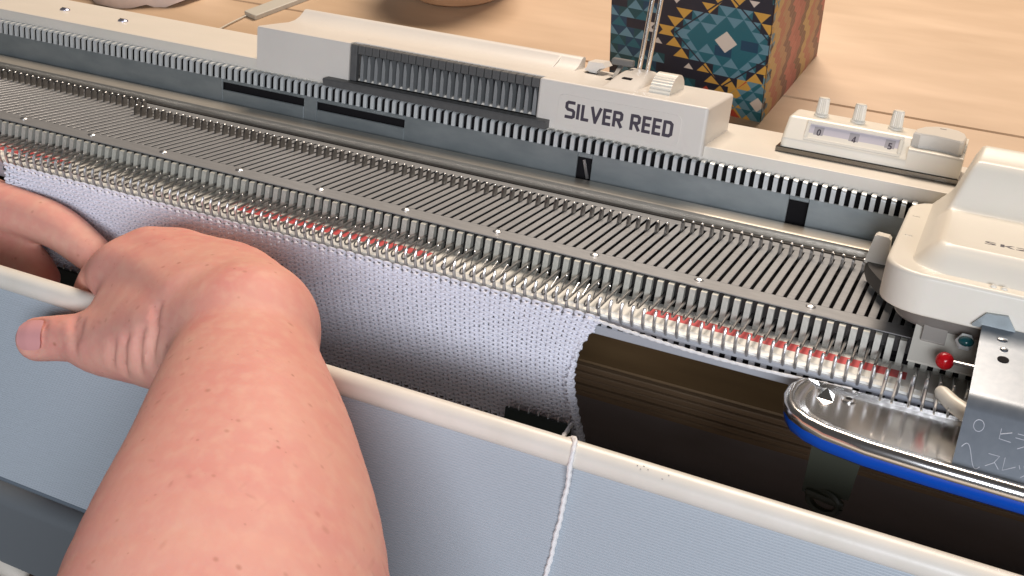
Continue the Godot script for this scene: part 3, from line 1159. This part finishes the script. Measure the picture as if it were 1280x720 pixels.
	s.ball(Vector3(432.2, 8.0, 24.2), Vector3(2.7, 1.8, 2.4), 9)
	part("teal_cap", s, M.teal, hx)
	s = Soup.new()
	s.tube([Vector3(428.6, -5.4, 43.5), Vector3(432.5, -6.2, 48.5), Vector3(439.5, -6.6, 55)], [2.6, 2.9, 3.2], 14)
	part("white_finger", s, M.ivory, t)
	# chrome sinker plate with rolled front edge
	s = Soup.new()
	var rings := []
	for q in [[-14.6, 7.5], [-14.0, 5.6], [-13.4, 4.0], [-13.0, 2.6], [-13.2, 1.2], [-14.2, 0.2], [-15.8, -0.2], [-17.4, 0.2]]:
		rings.append(outline(q[1], q[0]))
	s.loft(rings, false)
	s.prism(to2(outline(7.4, 0)), "y", -15.4, -14.55)
	var ch := part("chrome_sinker_plate", s, M.chrome, t, 60)
	s = Soup.new()
	rings = []
	for q in [[-17.3, 0.7], [-19.4, 0.7], [-21.8, 1.6], [-23.2, 3.6], [-23.4, 8.0]]:
		rings.append(outline(q[1], q[0]))
	s.loft(rings, false)
	part("blue_underside", s, M.blue, ch, 60)
	s = Soup.new()
	var pyr := [Vector3(388.4, -14.4, 46.6), Vector3(394.4, -14.4, 47.8), Vector3(395.0, -14.4, 53.8), Vector3(389.2, -14.4, 53.2)]
	for k in 4:
		s.add(PackedVector3Array([pyr[k], pyr[(k + 1) % 4], Vector3(391.8, -11.4, 50.2)]), false)
	part("raised_point", s, M.chrome, ch)
	s = Soup.new()
	s.lathe([[2.6, 0], [2.6, 0.5], [1.2, 0.6], [1.0, 0.2]], Vector3(399.6, -14.5, 49.0), Vector3.UP, 18)
	var wa := part("washer", s, M.chrome, ch)
	s = Soup.new()
	s.lathe([[1.1, 0], [1.1, 0.62], [0.1, 0.63]], Vector3(399.6, -14.5, 49.0), Vector3.UP, 12)
	part("hole", s, M.dark, wa)
	s = Soup.new()
	s.box(378.5, 392, -22.4, -16.5, 40.5, 43.5, 0.6)
	part("plate_bracket", s, M.zinc, ch)

# the sinker plate's outline, drawn in by d
func outline(d: float, y: float) -> PackedVector3Array:
	var o := PackedVector3Array()
	# left end sweeps round to the long front edge
	var pts := [Vector2(381.0, 43.0), Vector2(378.6, 50.0), Vector2(378.4, 58.0), Vector2(380.0, 65.0), Vector2(383.2, 71.0), Vector2(388.5, 75.8), Vector2(396, 79.4), Vector2(410, 82.2), Vector2(430, 83.6), Vector2(470, 84.6), Vector2(560, 85.5), Vector2(560, 42.0)]
	var c := Curve2D.new()
	for i in pts.size():
		c.add_point(pts[i])
	var n := pts.size()
	for i in n:
		var a: Vector2 = pts[(i + n - 1) % n]
		var b: Vector2 = pts[(i + 1) % n]
		var nrm := (b - a).normalized().orthogonal()
		var ctr := Vector2(470, 62)
		if nrm.dot(ctr - pts[i]) < 0:
			nrm = -nrm
		if i == 0 or i == n - 1 or i == n - 2:
			o.append(Vector3(pts[i].x + (d if i == 0 else 0.0), y, pts[i].y - (d if i == n - 2 else 0.0)))
		else:
			o.append(Vector3(pts[i].x + nrm.x * d, y, pts[i].y + nrm.y * d))
	return o

func to2(r: PackedVector3Array) -> PackedVector2Array:
	var o := PackedVector2Array()
	for p in r:
		o.append(Vector2(p.x, p.z))
	return o

func writing(arm: Node3D) -> void:
	# scratched characters on the arm's lower face; strokes in millimetres on the face, u to the right and w down the slope
	var a := Vector3(436.0, 1.2, 67.6)
	var dn := Vector3(0, -18.6, 11.0).normalized()
	var nn := Vector3(0, 11.0, 18.6).normalized()
	var circ := []
	for k in 17:
		circ.append(Vector2(5.0 + cos(TAU * k / 16) * 1.55, 4.2 + sin(TAU * k / 16) * 1.9))
	var wave := []
	for k in 17:
		var q := k / 16.0
		wave.append(Vector2(1.6 + 6.4 * q, 12.0 + 4.2 * q - 2.4 * sin(TAU * q * 0.95)))
	var marks := [circ, wave,
		[Vector2(11.6, 3.4), Vector2(11.6, 6.6), Vector2(15.0, 6.8)], [Vector2(14.8, 3.8), Vector2(11.8, 5.0)],
		[Vector2(16.6, 3.6), Vector2(19.6, 3.6)], [Vector2(16.2, 5.0), Vector2(20.0, 5.0), Vector2(19.2, 7.0), Vector2(17.4, 8.2)],
		[Vector2(9.8, 12.0), Vector2(13.0, 12.0), Vector2(11.8, 14.4), Vector2(9.6, 16.0)], [Vector2(11.9, 14.2), Vector2(13.4, 16.0)],
		[Vector2(14.6, 12.0), Vector2(14.6, 16.0), Vector2(18.0, 14.0)],
		[Vector2(19.0, 13.2), Vector2(19.4, 14.2)], [Vector2(20.4, 13.0), Vector2(20.8, 14.0)], [Vector2(22.6, 13.0), Vector2(22.0, 15.0), Vector2(20.2, 16.6)],
		[Vector2(22.2, 3.2), Vector2(22.2, 7.4)], [Vector2(24, 12), Vector2(24, 16.4)]]
	for m in marks:
		var s := Soup.new()
		var pth := []
		for q in m:
			pth.append(a + Vector3(q.x, 0, 0) + dn * q.y + nn * 0.02)
		s.tube(pth, 0.13, 5)
		part("scratched_mark", s, M.etch, arm)

# ---------------------------------------- front guard: rail, ribbed panel, lower bar
func guard() -> void:
	var t := thing("front_guard", "cream rail above a sloping blue grey ribbed panel in front of the knitting", "guard panel", Vector3(200, -120, 120))
	var dn := Vector3(0, -0.966, 0.26)
	var out := Vector3(0, 0.26, 0.966)
	var s := Soup.new()
	s.tube([Vector3(-220, -35.0, 104.5), Vector3(160, -34.8, 105.4), Vector3(560, -34.6, 106.6)], 4.7, 28)
	part("top_rail", s, M.lip, t, 50)
	for q in [[343.2, 0.5], [344.6, -0.3], [345.3, 0.9], [347.0, 0.2], [352.4, -1.2], [354.0, 0.4]]:
		s = Soup.new()
		var an: float = 0.95 + q[1] * 0.25
		s.ball(Vector3(q[0], -34.65 + sin(an) * 4.72, 106 + cos(an) * 4.72), Vector3(0.22 + absf(q[1]) * 0.1, 0.09, 0.14), 4)
		part("speck", s, M.shelf, t)
	# ribs: a saw-toothed section swept along the panel
	s = Soup.new()
	var prof := PackedVector2Array()
	var a := Vector3(0, -37.0, 105.6)
	var n := 86
	for k in n:
		for q in [[0.0, 0.0], [0.3, 0.2], [0.65, 0.2]]:
			var p: Vector3 = a + dn * (k + q[0]) * 0.94 + out * q[1]
			prof.append(Vector2(p.y, p.z))
	var e := a + dn * n * 0.94
	prof.append(Vector2(e.y, e.z))
	prof.append(Vector2(e.y - 0.5, e.z - 2.0))
	prof.append(Vector2(a.y - 0.5, a.z - 2.0))
	s.prism(prof, "x", -220, 560)
	part("ribbed_panel", s, M.panel, t, 20)
	s = Soup.new()
	s.tube([Vector3(-220, e.y - 1, e.z - 0.6), Vector3(560, e.y - 1, e.z - 0.6)], 1.1, 10)
	part("lower_bead", s, mat(Color(0.13, 0.16, 0.19), 0.5), t)
	# ends, past both edges of the picture
	for x in [-226.0, 561.0]:
		s = Soup.new()
		s.prism(PackedVector2Array([Vector2(-28, 100), Vector2(-28, 111), Vector2(-122, 136), Vector2(-128, 60), Vector2(-100, 20), Vector2(-92, 20)]), "x", x, x + 5)
		part("end_bracket", s, mat(Color(0.2, 0.21, 0.22), 0.5), t)
	var b := thing("stand_bar", "grey steel stand bar with a rounded upper edge below the ribbed panel", "stand bar", Vector3(150, -166, 112))
	s = Soup.new()
	var pr := PackedVector2Array()
	for k in 9:
		var an := PI / 2 * k / 8
		pr.append(Vector2(-135 + sin(an) * 6, 113 + cos(an) * 8))
	pr.append(Vector2(-129, 96))
	pr.append(Vector2(-165, 96))
	pr.append(Vector2(-165, 121))
	s.prism(pr, "x", -240, 600)
	part("bar", s, mat(Color(0.17, 0.19, 0.205), 0.45, 0.2), b, 40)

# ---------------------------------------- knitted fabric, yarn, cast-on comb
func cloth(i: float, j: float) -> Vector3:
	var down := Vector3(0, -0.956, -0.292)
	var s := j * 2.38
	var f := maxf(s, 0.0) / 67.0
	var l := i
	var r := 67.0 - i
	var p := Vector3(i * P, -11.2, 42.3) + down * s
	p.z += 2.5 * sin(PI * clampf(f * 1.4, 0, 1)) * 0.6
	# drawn in at both edges, edges rolling towards the knitter
	p.x += 17.0 * pow(f, 1.2) * exp(-l / 9.0) + 4.0 * smoothstep(0.0, 0.25, f) * exp(-l / 3.0)
	p.x -= 5.0 * sin(PI * clampf(f, 0, 1)) * exp(-r / 7.0) + 1.6 * exp(-r / 1.5) * smoothstep(0.02, 0.2, f)
	p.z += 5.0 * exp(-l / 2.0) * smoothstep(0.0, 0.15, f)
	# the right edge curls round towards the knitter
	if r < 0.9:
		var a := (0.9 - r) * P / 1.9
		var c := 0.8 * smoothstep(0.0, 0.6, f)
		p.x += (1.9 * sin(a) - (0.9 - r) * P) * c + 0.4 * sin(s * 1.3) * (0.9 - r)
		p.z += 1.9 * (1.0 - cos(a)) * c
	# slack waves
	p.z += 0.9 * sin(i * 0.31 + f * 2.0) * f
	return p

# two strands twisted round a path
func plied(s: Soup, path: Array, r: float) -> void:
	var cv := Curve3D.new()
	for p in path:
		cv.add_point(p)
	var len := cv.get_baked_length()
	var n := int(len / 0.45)
	for h in 2:
		var line := []
		var rad := []
		for k in n + 1:
			var c := cv.sample_baked(len * k / n)
			var d := (cv.sample_baked(minf(len, len * k / n + 0.5)) - cv.sample_baked(maxf(0, len * k / n - 0.5))).normalized()
			var u := d.cross(Vector3(0.3, 0.2, 0.9)).normalized()
			var w := d.cross(u)
			var a := len * k / n * TAU / 6.5 + PI * h
			line.append(c + (u * cos(a) + w * sin(a)) * r * 0.2)
			rad.append(r * (1.0 + 0.12 * sin(k * 0.9 + h) + 0.08 * sin(k * 0.23)))
		s.tube(line, rad, 7)

func knitting() -> void:
	var rows := 28
	var per := 14
	var sides := 5
	var pos := PackedVector3Array()
	var nor := PackedVector3Array()
	var idx := PackedInt32Array()
	var origin := Vector3(150, -78, 25)
	for j in rows:
		var total := 68 * per
		var line := PackedVector3Array()
		for k in total + 1:
			var tt := TAU * k / per
			var wob := 1.0 + 0.05 * sin(k * 0.71 + j * 2.3) + 0.05 * sin(k * 0.13 + j * 1.7)
			var u := (tt + PI) / TAU - 1.0
			var ii := u + 0.23 * sin(2 * tt) * wob + 0.016 * sin(k * 0.37 + j * 5.1)
			var jj := j + 0.5 - 0.92 * cos(tt) * wob
			var c := cloth(ii, jj)
			var e := 0.25
			var du := cloth(ii + e, jj) - cloth(ii - e, jj)
			var dv := cloth(ii, jj + e) - cloth(ii, jj - e)
			var nn := dv.cross(du).normalized()
			if nn.z < 0:
				nn = -nn
			line.append(c + nn * (0.5 * cos(2 * tt)))
		var first := pos.size()
		var up := Vector3.UP
		for k in total + 1:
			var d := (line[mini(k + 1, total)] - line[maxi(k - 1, 0)]).normalized()
			up = (up - d * up.dot(d)).normalized()
			var w := d.cross(up)
			var rad := 0.63 * (1.0 + 0.10 * sin(k * 1.9 + j * 0.7))
			for q in sides:
				var o := up * cos(TAU * q / sides) + w * sin(TAU * q / sides)
				nor.append(o)
				pos.append((line[k] + o * rad - origin) * MM)
		for k in total:
			for q in sides:
				var a := first + k * sides + q
				var b := first + k * sides + (q + 1) % sides
				var c := a + sides
				var d := b + sides
				idx.append_array([a, c, b, b, c, d])
	var arr := []
	arr.resize(Mesh.ARRAY_MAX)
	arr[Mesh.ARRAY_VERTEX] = pos
	arr[Mesh.ARRAY_NORMAL] = nor
	arr[Mesh.ARRAY_INDEX] = idx
	var m := ArrayMesh.new()
	m.add_surface_from_arrays(Mesh.PRIMITIVE_TRIANGLES, arr)
	var o := MeshInstance3D.new()
	o.name = numbered("knitted_fabric")
	o.mesh = m
	o.material_override = M.yarn
	add_child(o)
	o.transform = tilt * Transform3D(Basis(), origin * MM)
	tag(o, "white knitted fabric hanging from the needles, its right edge rolled", "fabric")
	# the strand that runs on to the carriage
	var s := Soup.new()
	var pth := []
	for q in 41:
		var f := q / 40.0
		pth.append(Vector3(lerpf(299, 399, f), -12.2 - 3.2 * sin(PI * f) * 0.5 - 1.2 * f, 41.6 + 1.4 * sin(PI * f)))
	plied(s, pth, 0.58)
	solo("working_yarn", s, M.strand, "white yarn strand running under the pegs from fabric to carriage", "yarn", Vector3(355, -14, 42))
	# cast-on tail, over the rail and down the panel
	s = Soup.new()
	pth = [Vector3(297, -60, 40), Vector3(304, -50, 70), Vector3(312, -37, 95), Vector3(318.5, -30.6, 103.2), Vector3(320.4, -29.4, 106.4), Vector3(321.2, -31.5, 110.0), Vector3(321.3, -36.5, 110.9), Vector3(321.0, -46, 110.6), Vector3(320.6, -62, 113.6), Vector3(319.6, -90, 120.8), Vector3(318.6, -130, 132)]
	var fine := []
	var cv := Curve3D.new()
	for i in pth.size():
		var g: Vector3 = (pth[mini(i + 1, pth.size() - 1)] - pth[maxi(i - 1, 0)]) / 6.0
		cv.add_point(pth[i], -g, g)
	for k in 81:
		fine.append(cv.sample_baked(cv.get_baked_length() * k / 80.0) + Vector3(sin(k * 1.1) * 0.12, 0, 0))
	plied(s, fine, 0.74)
	solo("yarn_tail", s, M.strand, "loose white yarn tail hanging over the cream rail", "yarn", Vector3(320, -130, 125))
	# cast-on comb
	s = Soup.new()
	s.tube([Vector3(0, -1.4, 0), Vector3(0, 0.8, 0.2), Vector3(0, 1.7, -0.5), Vector3(0, 1.6, -1.6)], [0.5, 0.5, 0.45, 0.3], 6)
	var hm := s.mesh()
	for q in [[264.5, 294.5, -65.0, 31.0, "dark green comb strip gripping the lower right corner of the white knitting"], [4.0, 36.0, -61.0, 33.0, "dark comb strip behind the fingers at the left edge of the knitting"]]:
		var t := thing("cast_on_comb", q[4], "comb", Vector3((q[0] + q[1]) / 2, q[2] - 26, q[3]), false, "comb strips hooked into the knitting")
		s = Soup.new()
		s.box(q[0], q[1], q[2] - 26, q[2], q[3], q[3] + 1.8, 0.4)
		part("comb_strip", s, M.comb, t)
		for k in 7:
			place("comb_hook", hm, M.steel, t, Vector3(q[0] + 1.5 + k * P, q[2], q[3] + 0.9))
	# weight bracket under the carriage
	var t := thing("weight_bracket", "dark olive metal bracket with a ring hanging below the chrome plate", "bracket", Vector3(400, -56, 56))
	s = Soup.new()
	s.prism(PackedVector2Array([Vector2(391.4, -22), Vector2(409.6, -22), Vector2(407.6, -48.5), Vector2(391.4, -50)]), "z", 54, 57)
	part("flat_bar", s, M.olive, t)
	s = Soup.new()
	var ring := []
	for k in 25:
		var an := TAU * k / 24
		ring.append(Vector3(399.6 + cos(an) * 5.5, -52.0 + sin(an) * 4.0, 56.5 + cos(an) * 1.5))
	s.tube(ring, 1.5, 8, false)
	s.tube([Vector3(394, -49.5, 57), Vector3(405, -50.5, 57.5)], 1.7, 8)
	part("ring", s, M.olive, t)
	s = Soup.new()
	s.box(407, 417, -25.4, -23.2, 50, 60, 0.4)
	part("cross_bar", s, M.dark, t)

# ---------------------------------------- the knitter's hands
func person() -> void:
	var origin := Vector3(190, -120, 150)
	var t := thing("person", "bare forearm and hand reaching over the rail, other fingers behind it", "person", origin)
	var fore := [[282, -100, 262, 56], [251.4, -63.7, 202.2, 48.4], [232.0, -43.3, 169.3, 38.4], [212.2, -31.8, 142.3, 30.2], [194.0, -21.5, 118.0, 21.5]]
	var carp := [[173.5, -21.4, 116.5, 17.0], [178.7, -18.7, 111.0, 17.0], [183.9, -18.2, 106.3, 17.0], [190.3, -18.1, 103.7, 15.0]]
	var mcp := [[116.4, -23.0, 95.2, 11.0], [122.1, -18.2, 85.2, 11.0], [132.0, -19.3, 76.9, 11.0], [143.4, -23.3, 71.7, 10.5]]
	var pip := [[89.8, -40.5, 82.0, 9.0], [93.4, -46.6, 71.5, 9.0], [107.8, -50.7, 62.7, 8.5], [123.1, -53.4, 60.0, 8.0]]
	var tip := [[83.7, -57.8, 80.0, 8.0], [88.1, -63.4, 71.3, 8.0], [105.0, -64.3, 64.9, 8.0], [120.0, -65.3, 61.5, 7.5]]
	var thumb := [[171.1, -28.3, 122.6, 18.0], [135.4, -38.7, 122.8, 13.0], [117.5, -41.2, 122.8, 9.6], [102.2, -44.7, 125.8, 8.8]]
	var bones := chain(fore + [[183, -18.5, 108, 18.5]], 6)
	for k in 4:
		bones += chain([[195, -19, 118, 19.0], carp[k], mcp[k], pip[k], tip[k]])
	bones += chain([[196, -19, 117, 22.0]] + thumb, 5)
	bones += chain([[163.9, -29.1, 120.9, 17.0], [131.3, -30.8, 110.0, 11.5]], 2)
	bones += chain([[195, -19, 113, 17.5], [172, -16, 93, 16.0], [148, -20, 75, 10.5]], 4)
	bones += chain(mcp, 2)
	for k in 3:
		# tendons from the wrist to the first knuckles
		var a: Array = carp[k]
		var b: Array = mcp[k]
		bones += chain([[a[0] - 6, a[1] + 13.4, a[2] + 6, 3.2], [lerpf(a[0], b[0], 0.55), lerpf(a[1], b[1], 0.55) + 11.6, lerpf(a[2], b[2], 0.55) + 4, 3.0], [b[0] + 2, b[1] + 8.8, b[2] + 3.4, 3.0]], 3)
	var folds := []
	for l in [[[167.0,-12.2,133.1], [170.4,-18.7,138.8], [170.7,-29.3,141.1]], [[164.1,-19.6,138.2], [164.3,-26.8,140.6], [164.4,-35.2,140.2]],
			[[157.3,-23.8,138.5], [156.4,-31.6,139.7], [155.7,-40.0,137.6]], [[150.7,-29.0,137.9], [149.2,-37.6,137.8]],
			[[120.2,-30.8,125.6], [125.3,-34.1,132.2], [128.6,-40.2,134.8]], [[125.7,-30.0,128.4], [129.3,-33.4,133.1]]]:
		for k in l.size() - 1:
			# the stroke runs just above the skin, so that only its lower part bites
			var up := Vector3(0.66, 0.4, 0.63) * 0.75
			var a := Vector3(l[k][0], l[k][1], l[k][2]) + up
			var b := Vector3(l[k + 1][0], l[k + 1][1], l[k + 1][2]) + up
			folds.append(bone([a.x, a.y, a.z, 0], [b.x, b.y, b.z, 0]))
	# thumb nail: a curved plate lying on the thumb's upper side
	var ax := (Vector3(102.2, -44.7, 125.8) - Vector3(117.5, -41.2, 122.8)).normalized()
	var nn := Vector3(0.63, 0.5, 0.6)
	nn = (nn - ax * nn.dot(ax)).normalized()
	var sd := ax.cross(nn)
	var s := Soup.new()
	var tr := PackedVector3Array()
	var f := func(u: float, w: float) -> Vector3:
		# u along the thumb, w across; the free end bows with the fingertip
		var an := w * 0.74 + 0.12
		var c := Vector3(104.6, -44.1, 125.4) + ax * (u * 5.6 + 0.7)
		var r := 9.25 - maxf(0, u - 0.2) * 0.9 - 0.25 * w * w
		return c + (nn * cos(an) + sd * sin(an)) * r
	for q in 12:
		var e := []
		for d in 2:
			# round the nail, from one side of its tip by the cuticle to the other
			var an := lerpf(-2.3, 2.3, (q + d) / 12.0)
			var p: Vector3 = f.call(-cos(an) * 1.12, sin(an) * 1.14)
			p += nn * 0.75
			e.append([p.x, p.y, p.z, 0])
		folds.append(bone(e[0], e[1]))
	put("right_arm", skin(bones, 1.6, 9.0, origin, folds), M.skin, t)
	var lb := []
	var l1 := [[-108.8, -28.7, 50.1, 20.0], [-38.0, -28.8, 48.0, 15.0], [0.2, -30.2, 49.3, 12.0], [36.4, -31.2, 51.3, 10.5], [61.9, -37.7, 55.1, 9.0]]
	var l2 := [[-104.0, -47.8, 56.0, 18.0], [-33.3, -47.5, 53.8, 13.0], [3.5, -50.2, 53.9, 10.0], [21.4, -51.2, 54.0, 9.0], [32.3, -57.1, 56.7, 8.5]]
	lb += chain(l1)
	lb += chain(l2)
	lb += chain([[-116.6, -40.1, 54.5, 24.0], [-56.9, -42.0, 51.9, 19.0]], 2)
	put("left_hand", skin(lb, 2.0, 5.0, origin), M.skin, t)
	for i in 12:
		for k in 12:
			var u0 := -1.0 + i / 6.0
			var u1 := u0 + 1.0 / 6
			var w0 := (-1.0 + k / 6.0)
			var w1 := w0 + 1.0 / 6
			var lim0 := sqrt(1.0 - pow(absf(u0), 4)) * 0.45 + 0.55
			var lim1 := sqrt(1.0 - pow(absf(u1), 4)) * 0.45 + 0.55
			tr.append_array([f.call(u0, w0 * lim0), f.call(u0, w1 * lim0), f.call(u1, w1 * lim1), f.call(u0, w0 * lim0), f.call(u1, w1 * lim1), f.call(u1, w0 * lim1)])
	s.add(tr, false)
	var na := part("thumbnail", s, M.nail, t, 60)
	na.set_meta("label", "pink thumbnail")

# ---------------------------------------- things on the table behind
func table_things() -> void:
	# printed box
	var a := Vector3(290.7, TOP, -272.0)
	var dz := Vector3(9.5, 0, -98.3).normalized()
	var dx := Vector3(-dz.z, 0, dz.x)
	if dx.x < 0:
		dx = -dx
	var w := 106.0
	var d := 112.0
	var h := 130.0
	var t := thing("patterned_box", "box printed with teal, yellow and red triangles behind the white pattern unit", "box", a - dx * w * 0.5 + dz * d * 0.5, true)
	var im := print_image()
	var m := mat(Color.WHITE, 0.45)
	m.albedo_texture = ImageTexture.create_from_image(im)
	var inner := Soup.new()
	inner.xf = Transform3D(Basis(dx, Vector3.UP, -dz), a)
	inner.box(-w + 0.6, -0.6, 0.6, h - 0.6, -d + 0.6, -0.6, 0.6)
	part("carton", inner, mat(Color(0.25, 0.08, 0.07), 0.5), t)
	# the four printed sides, the pattern wrapping from one to the next
	var cr := [a - dx * w, a, a + dz * d, a - dx * w + dz * d]
	var us := [0.0, 0.48, 1.0, 1.48, 2.0]
	for k in 4:
		var p: Vector3 = cr[k]
		var q: Vector3 = cr[(k + 1) % 4]
		var out := ((p + q) / 2 - (a - dx * w / 2 + dz * d / 2)).normalized() * 0.3
		var bow := (-dx * 5.0 if k == 0 else Vector3.ZERO)
		var arr := []
		arr.resize(Mesh.ARRAY_MAX)
		var o: Vector3 = base_of[t]
		var up := Vector3(0, h, 0)
		arr[Mesh.ARRAY_VERTEX] = PackedVector3Array([(p + out - o) * MM, (q + out - o) * MM, (q + out + up - o) * MM, (p + out + up - o) * MM])
		var nn := out.normalized()
		arr[Mesh.ARRAY_NORMAL] = PackedVector3Array([nn, nn, nn, nn])
		arr[Mesh.ARRAY_TEX_UV] = PackedVector2Array([Vector2(us[k], 1), Vector2(us[k + 1], 1), Vector2(us[k + 1], 0), Vector2(us[k], 0)])
		arr[Mesh.ARRAY_INDEX] = PackedInt32Array([0, 2, 1, 0, 3, 2])
		var am := ArrayMesh.new()
		am.add_surface_from_arrays(Mesh.PRIMITIVE_TRIANGLES, arr)
		put("printed_side", am, m, t)
	# bowl
	var s := Soup.new()
	s.lathe([[20, 0], [40, 0.6], [43, 3], [49, 22], [53, 48], [53.6, 52], [51, 52], [47, 24], [38, 6], [1, 5]], Vector3(12, TOP, -402), Vector3.UP, 48)
	solo("wooden_bowl", s, M.bowl, "round brown wooden bowl at the back of the table", "bowl", Vector3(12, TOP, -402), true, 50)
	# crumpled cloth
	s = Soup.new()
	var nz := noise(0.02, 12, 3)
	var rings := []
	for k in 9:
		var f := k / 8.0
		var ring := PackedVector3Array()
		for j in 36:
			var an := TAU * j / 36
			var r := (1.0 - 0.86 * f * f) * (1.0 + 0.16 * nz.get_noise_2d(cos(an) * 60 + 200, sin(an) * 60 + k * 3))
			ring.append(Vector3(-232 + cos(an) * 66 * r, TOP + 0.5 + 26 * sin(f * PI / 2) + 6 * nz.get_noise_2d(cos(an) * 80 * r, sin(an) * 80 * r), -318 + sin(an) * 52 * r))
		rings.append(ring)
	s.loft(rings)
	solo("crumpled_cloth", s, M.paper, "crumpled pale pinkish cloth lying behind the machine's left end", "cloth", Vector3(-232, TOP, -318), true, 70)
	# flat tool with a wire
	var tl := thing("flat_tool", "pale grey flat strip tool with a thin wire on the table", "tool", Vector3(-105, TOP, -315), true)
	s = Soup.new()
	var p0 := Vector3(-112.0, TOP, -289)
	var di := (Vector3(-88, TOP, -362) - p0).normalized()
	var sx := Vector3(-di.z, 0, di.x)
	s.xf = Transform3D(Basis(sx, Vector3.UP, -di), p0)
	s.slab(-7.5, 7.5, 0.2, 3.6, -96, 0, 1.5, 0.8)
	part("strip", s, M.tool, tl)
	s = Soup.new()
	s.tube([Vector3(-115, TOP + 1.2, -292), Vector3(-118, TOP + 1.2, -272), Vector3(-122, TOP + 1.2, -230)], 0.6, 8)
	part("wire", s, M.tool, tl)
	# pale plastic pieces below the stand bar
	s = Soup.new()
	s.tube([Vector3(54, -172, 112), Vector3(66, -168.5, 116), Vector3(74, -170, 118)], [9, 7, 4.5], 16)
	solo("plastic_nozzle", s, M.cream, "rounded cream plastic piece below the grey stand bar", "plastic piece", Vector3(62, -178, 114))
	s = Soup.new()
	s.prism(PackedVector2Array([Vector2(74, -182), Vector2(92, -170), Vector2(94, -182)]), "z", 117, 119)
	solo("white_card", s, M.white, "white pointed card corner beside the cream plastic piece", "card", Vector3(86, -182, 118))

func print_image() -> Image:
	# rows of small triangles grouped into large stepped diamonds
	var n := 640
	var im := Image.create(n, n, false, Image.FORMAT_RGB8)
	var navy := Color(0.012, 0.014, 0.028)
	var teal := Color(0.012, 0.10, 0.135)
	var sky := Color(0.10, 0.21, 0.27)
	var deep := Color(0.008, 0.045, 0.09)
	var yel := Color(0.50, 0.28, 0.055)
	var red := Color(0.40, 0.055, 0.03)
	var cream := Color(0.55, 0.48, 0.42)
	var cell := n / 20.0
	for y in n:
		for x in n:
			var fx := x / cell
			var fy := y / cell
			var r := int(fy)
			var sh := 0.5 * (r % 2)
			var cx := int(fx + sh)
			var lx := fx + sh - cx
			var ly := fy - r
			var down := fy < 12.5                                # triangles point down above the diamond's middle
			var lean := 1.0 - ly if down else ly
			var inside: bool = absf(lx - 0.5) < 0.5 * lean
			var mx := absf(cx - sh + 0.5 - 7.1)
			var my := absf(r + 0.5 - 12.5)
			var dd := mx + my * 0.66
			var line := absf(fx - 7.1) + absf(fy - 12.5) * 0.66
			var c := navy
			if 1.65 * absf(fx - 7.1) + absf(fy - 12.5) < 1.1:
				c = cream
			elif absf(line - 3.05) < 0.06:
				c = navy
			elif dd < 1.6:
				c = teal if (cx + r) % 4 else deep
			elif dd < 3.0:
				c = sky if inside else teal
			elif dd < 4.0:
				c = yel if inside else navy
			elif dd < 5.3:
				c = navy
				if inside and (r * 7 + cx * 3) % 5 == 0 and absf(lx - 0.5) < 0.5 * (lean - 0.4):
					c = cream
			else:
				var band := (cx * 3 + r * 2) % 7
				c = (sky if band % 3 else teal) if absf(lx - 0.5) < 0.5 * ly else (deep if band % 2 else Color(0.006, 0.055, 0.07))
				if band == 6:
					c = navy
			if fx < 9.7 and fx > 4.6 and fy > 15.0 and dd > 4.0:
				# the warm corner at the foot of the front
				var lp := absf(fx - 9.3) * 1.1 + absf(fy - 18.2) * 0.66
				if lp < 0.5:
					c = cream
				elif lp < 1.5:
					c = sky if inside else teal
				elif lp < 2.2:
					c = yel if inside else sky
				elif lp < 4.0:
					c = red if inside else (navy if lp > 2.9 else yel)
			if fx >= 9.7:
				# the side: tall zigzag bands in warmer inks
				var zig := absf(fposmod(fy * 0.55 + 0.5, 2.0) - 1.0)
				var b := fx - 9.7 + 0.9 * zig + 0.12 * sin(fy * 7.0)
				var k2 := int(fposmod(b * 1.15, 7.0))
				c = [Color(0.20, 0.09, 0.05), Color(0.52, 0.33, 0.12), Color(0.46, 0.17, 0.10), Color(0.44, 0.24, 0.12), Color(0.22, 0.10, 0.07), Color(0.50, 0.15, 0.11), Color(0.42, 0.12, 0.09)][k2]
				if b < 0.9:
					c = sky if inside else (yel if r % 3 else navy)
				elif fposmod(fy * 2.0 + b, 1.0) < 0.12:
					c = c.lerp(cream, 0.3)
			im.set_pixel(x, y, c.linear_to_srgb())
	return im
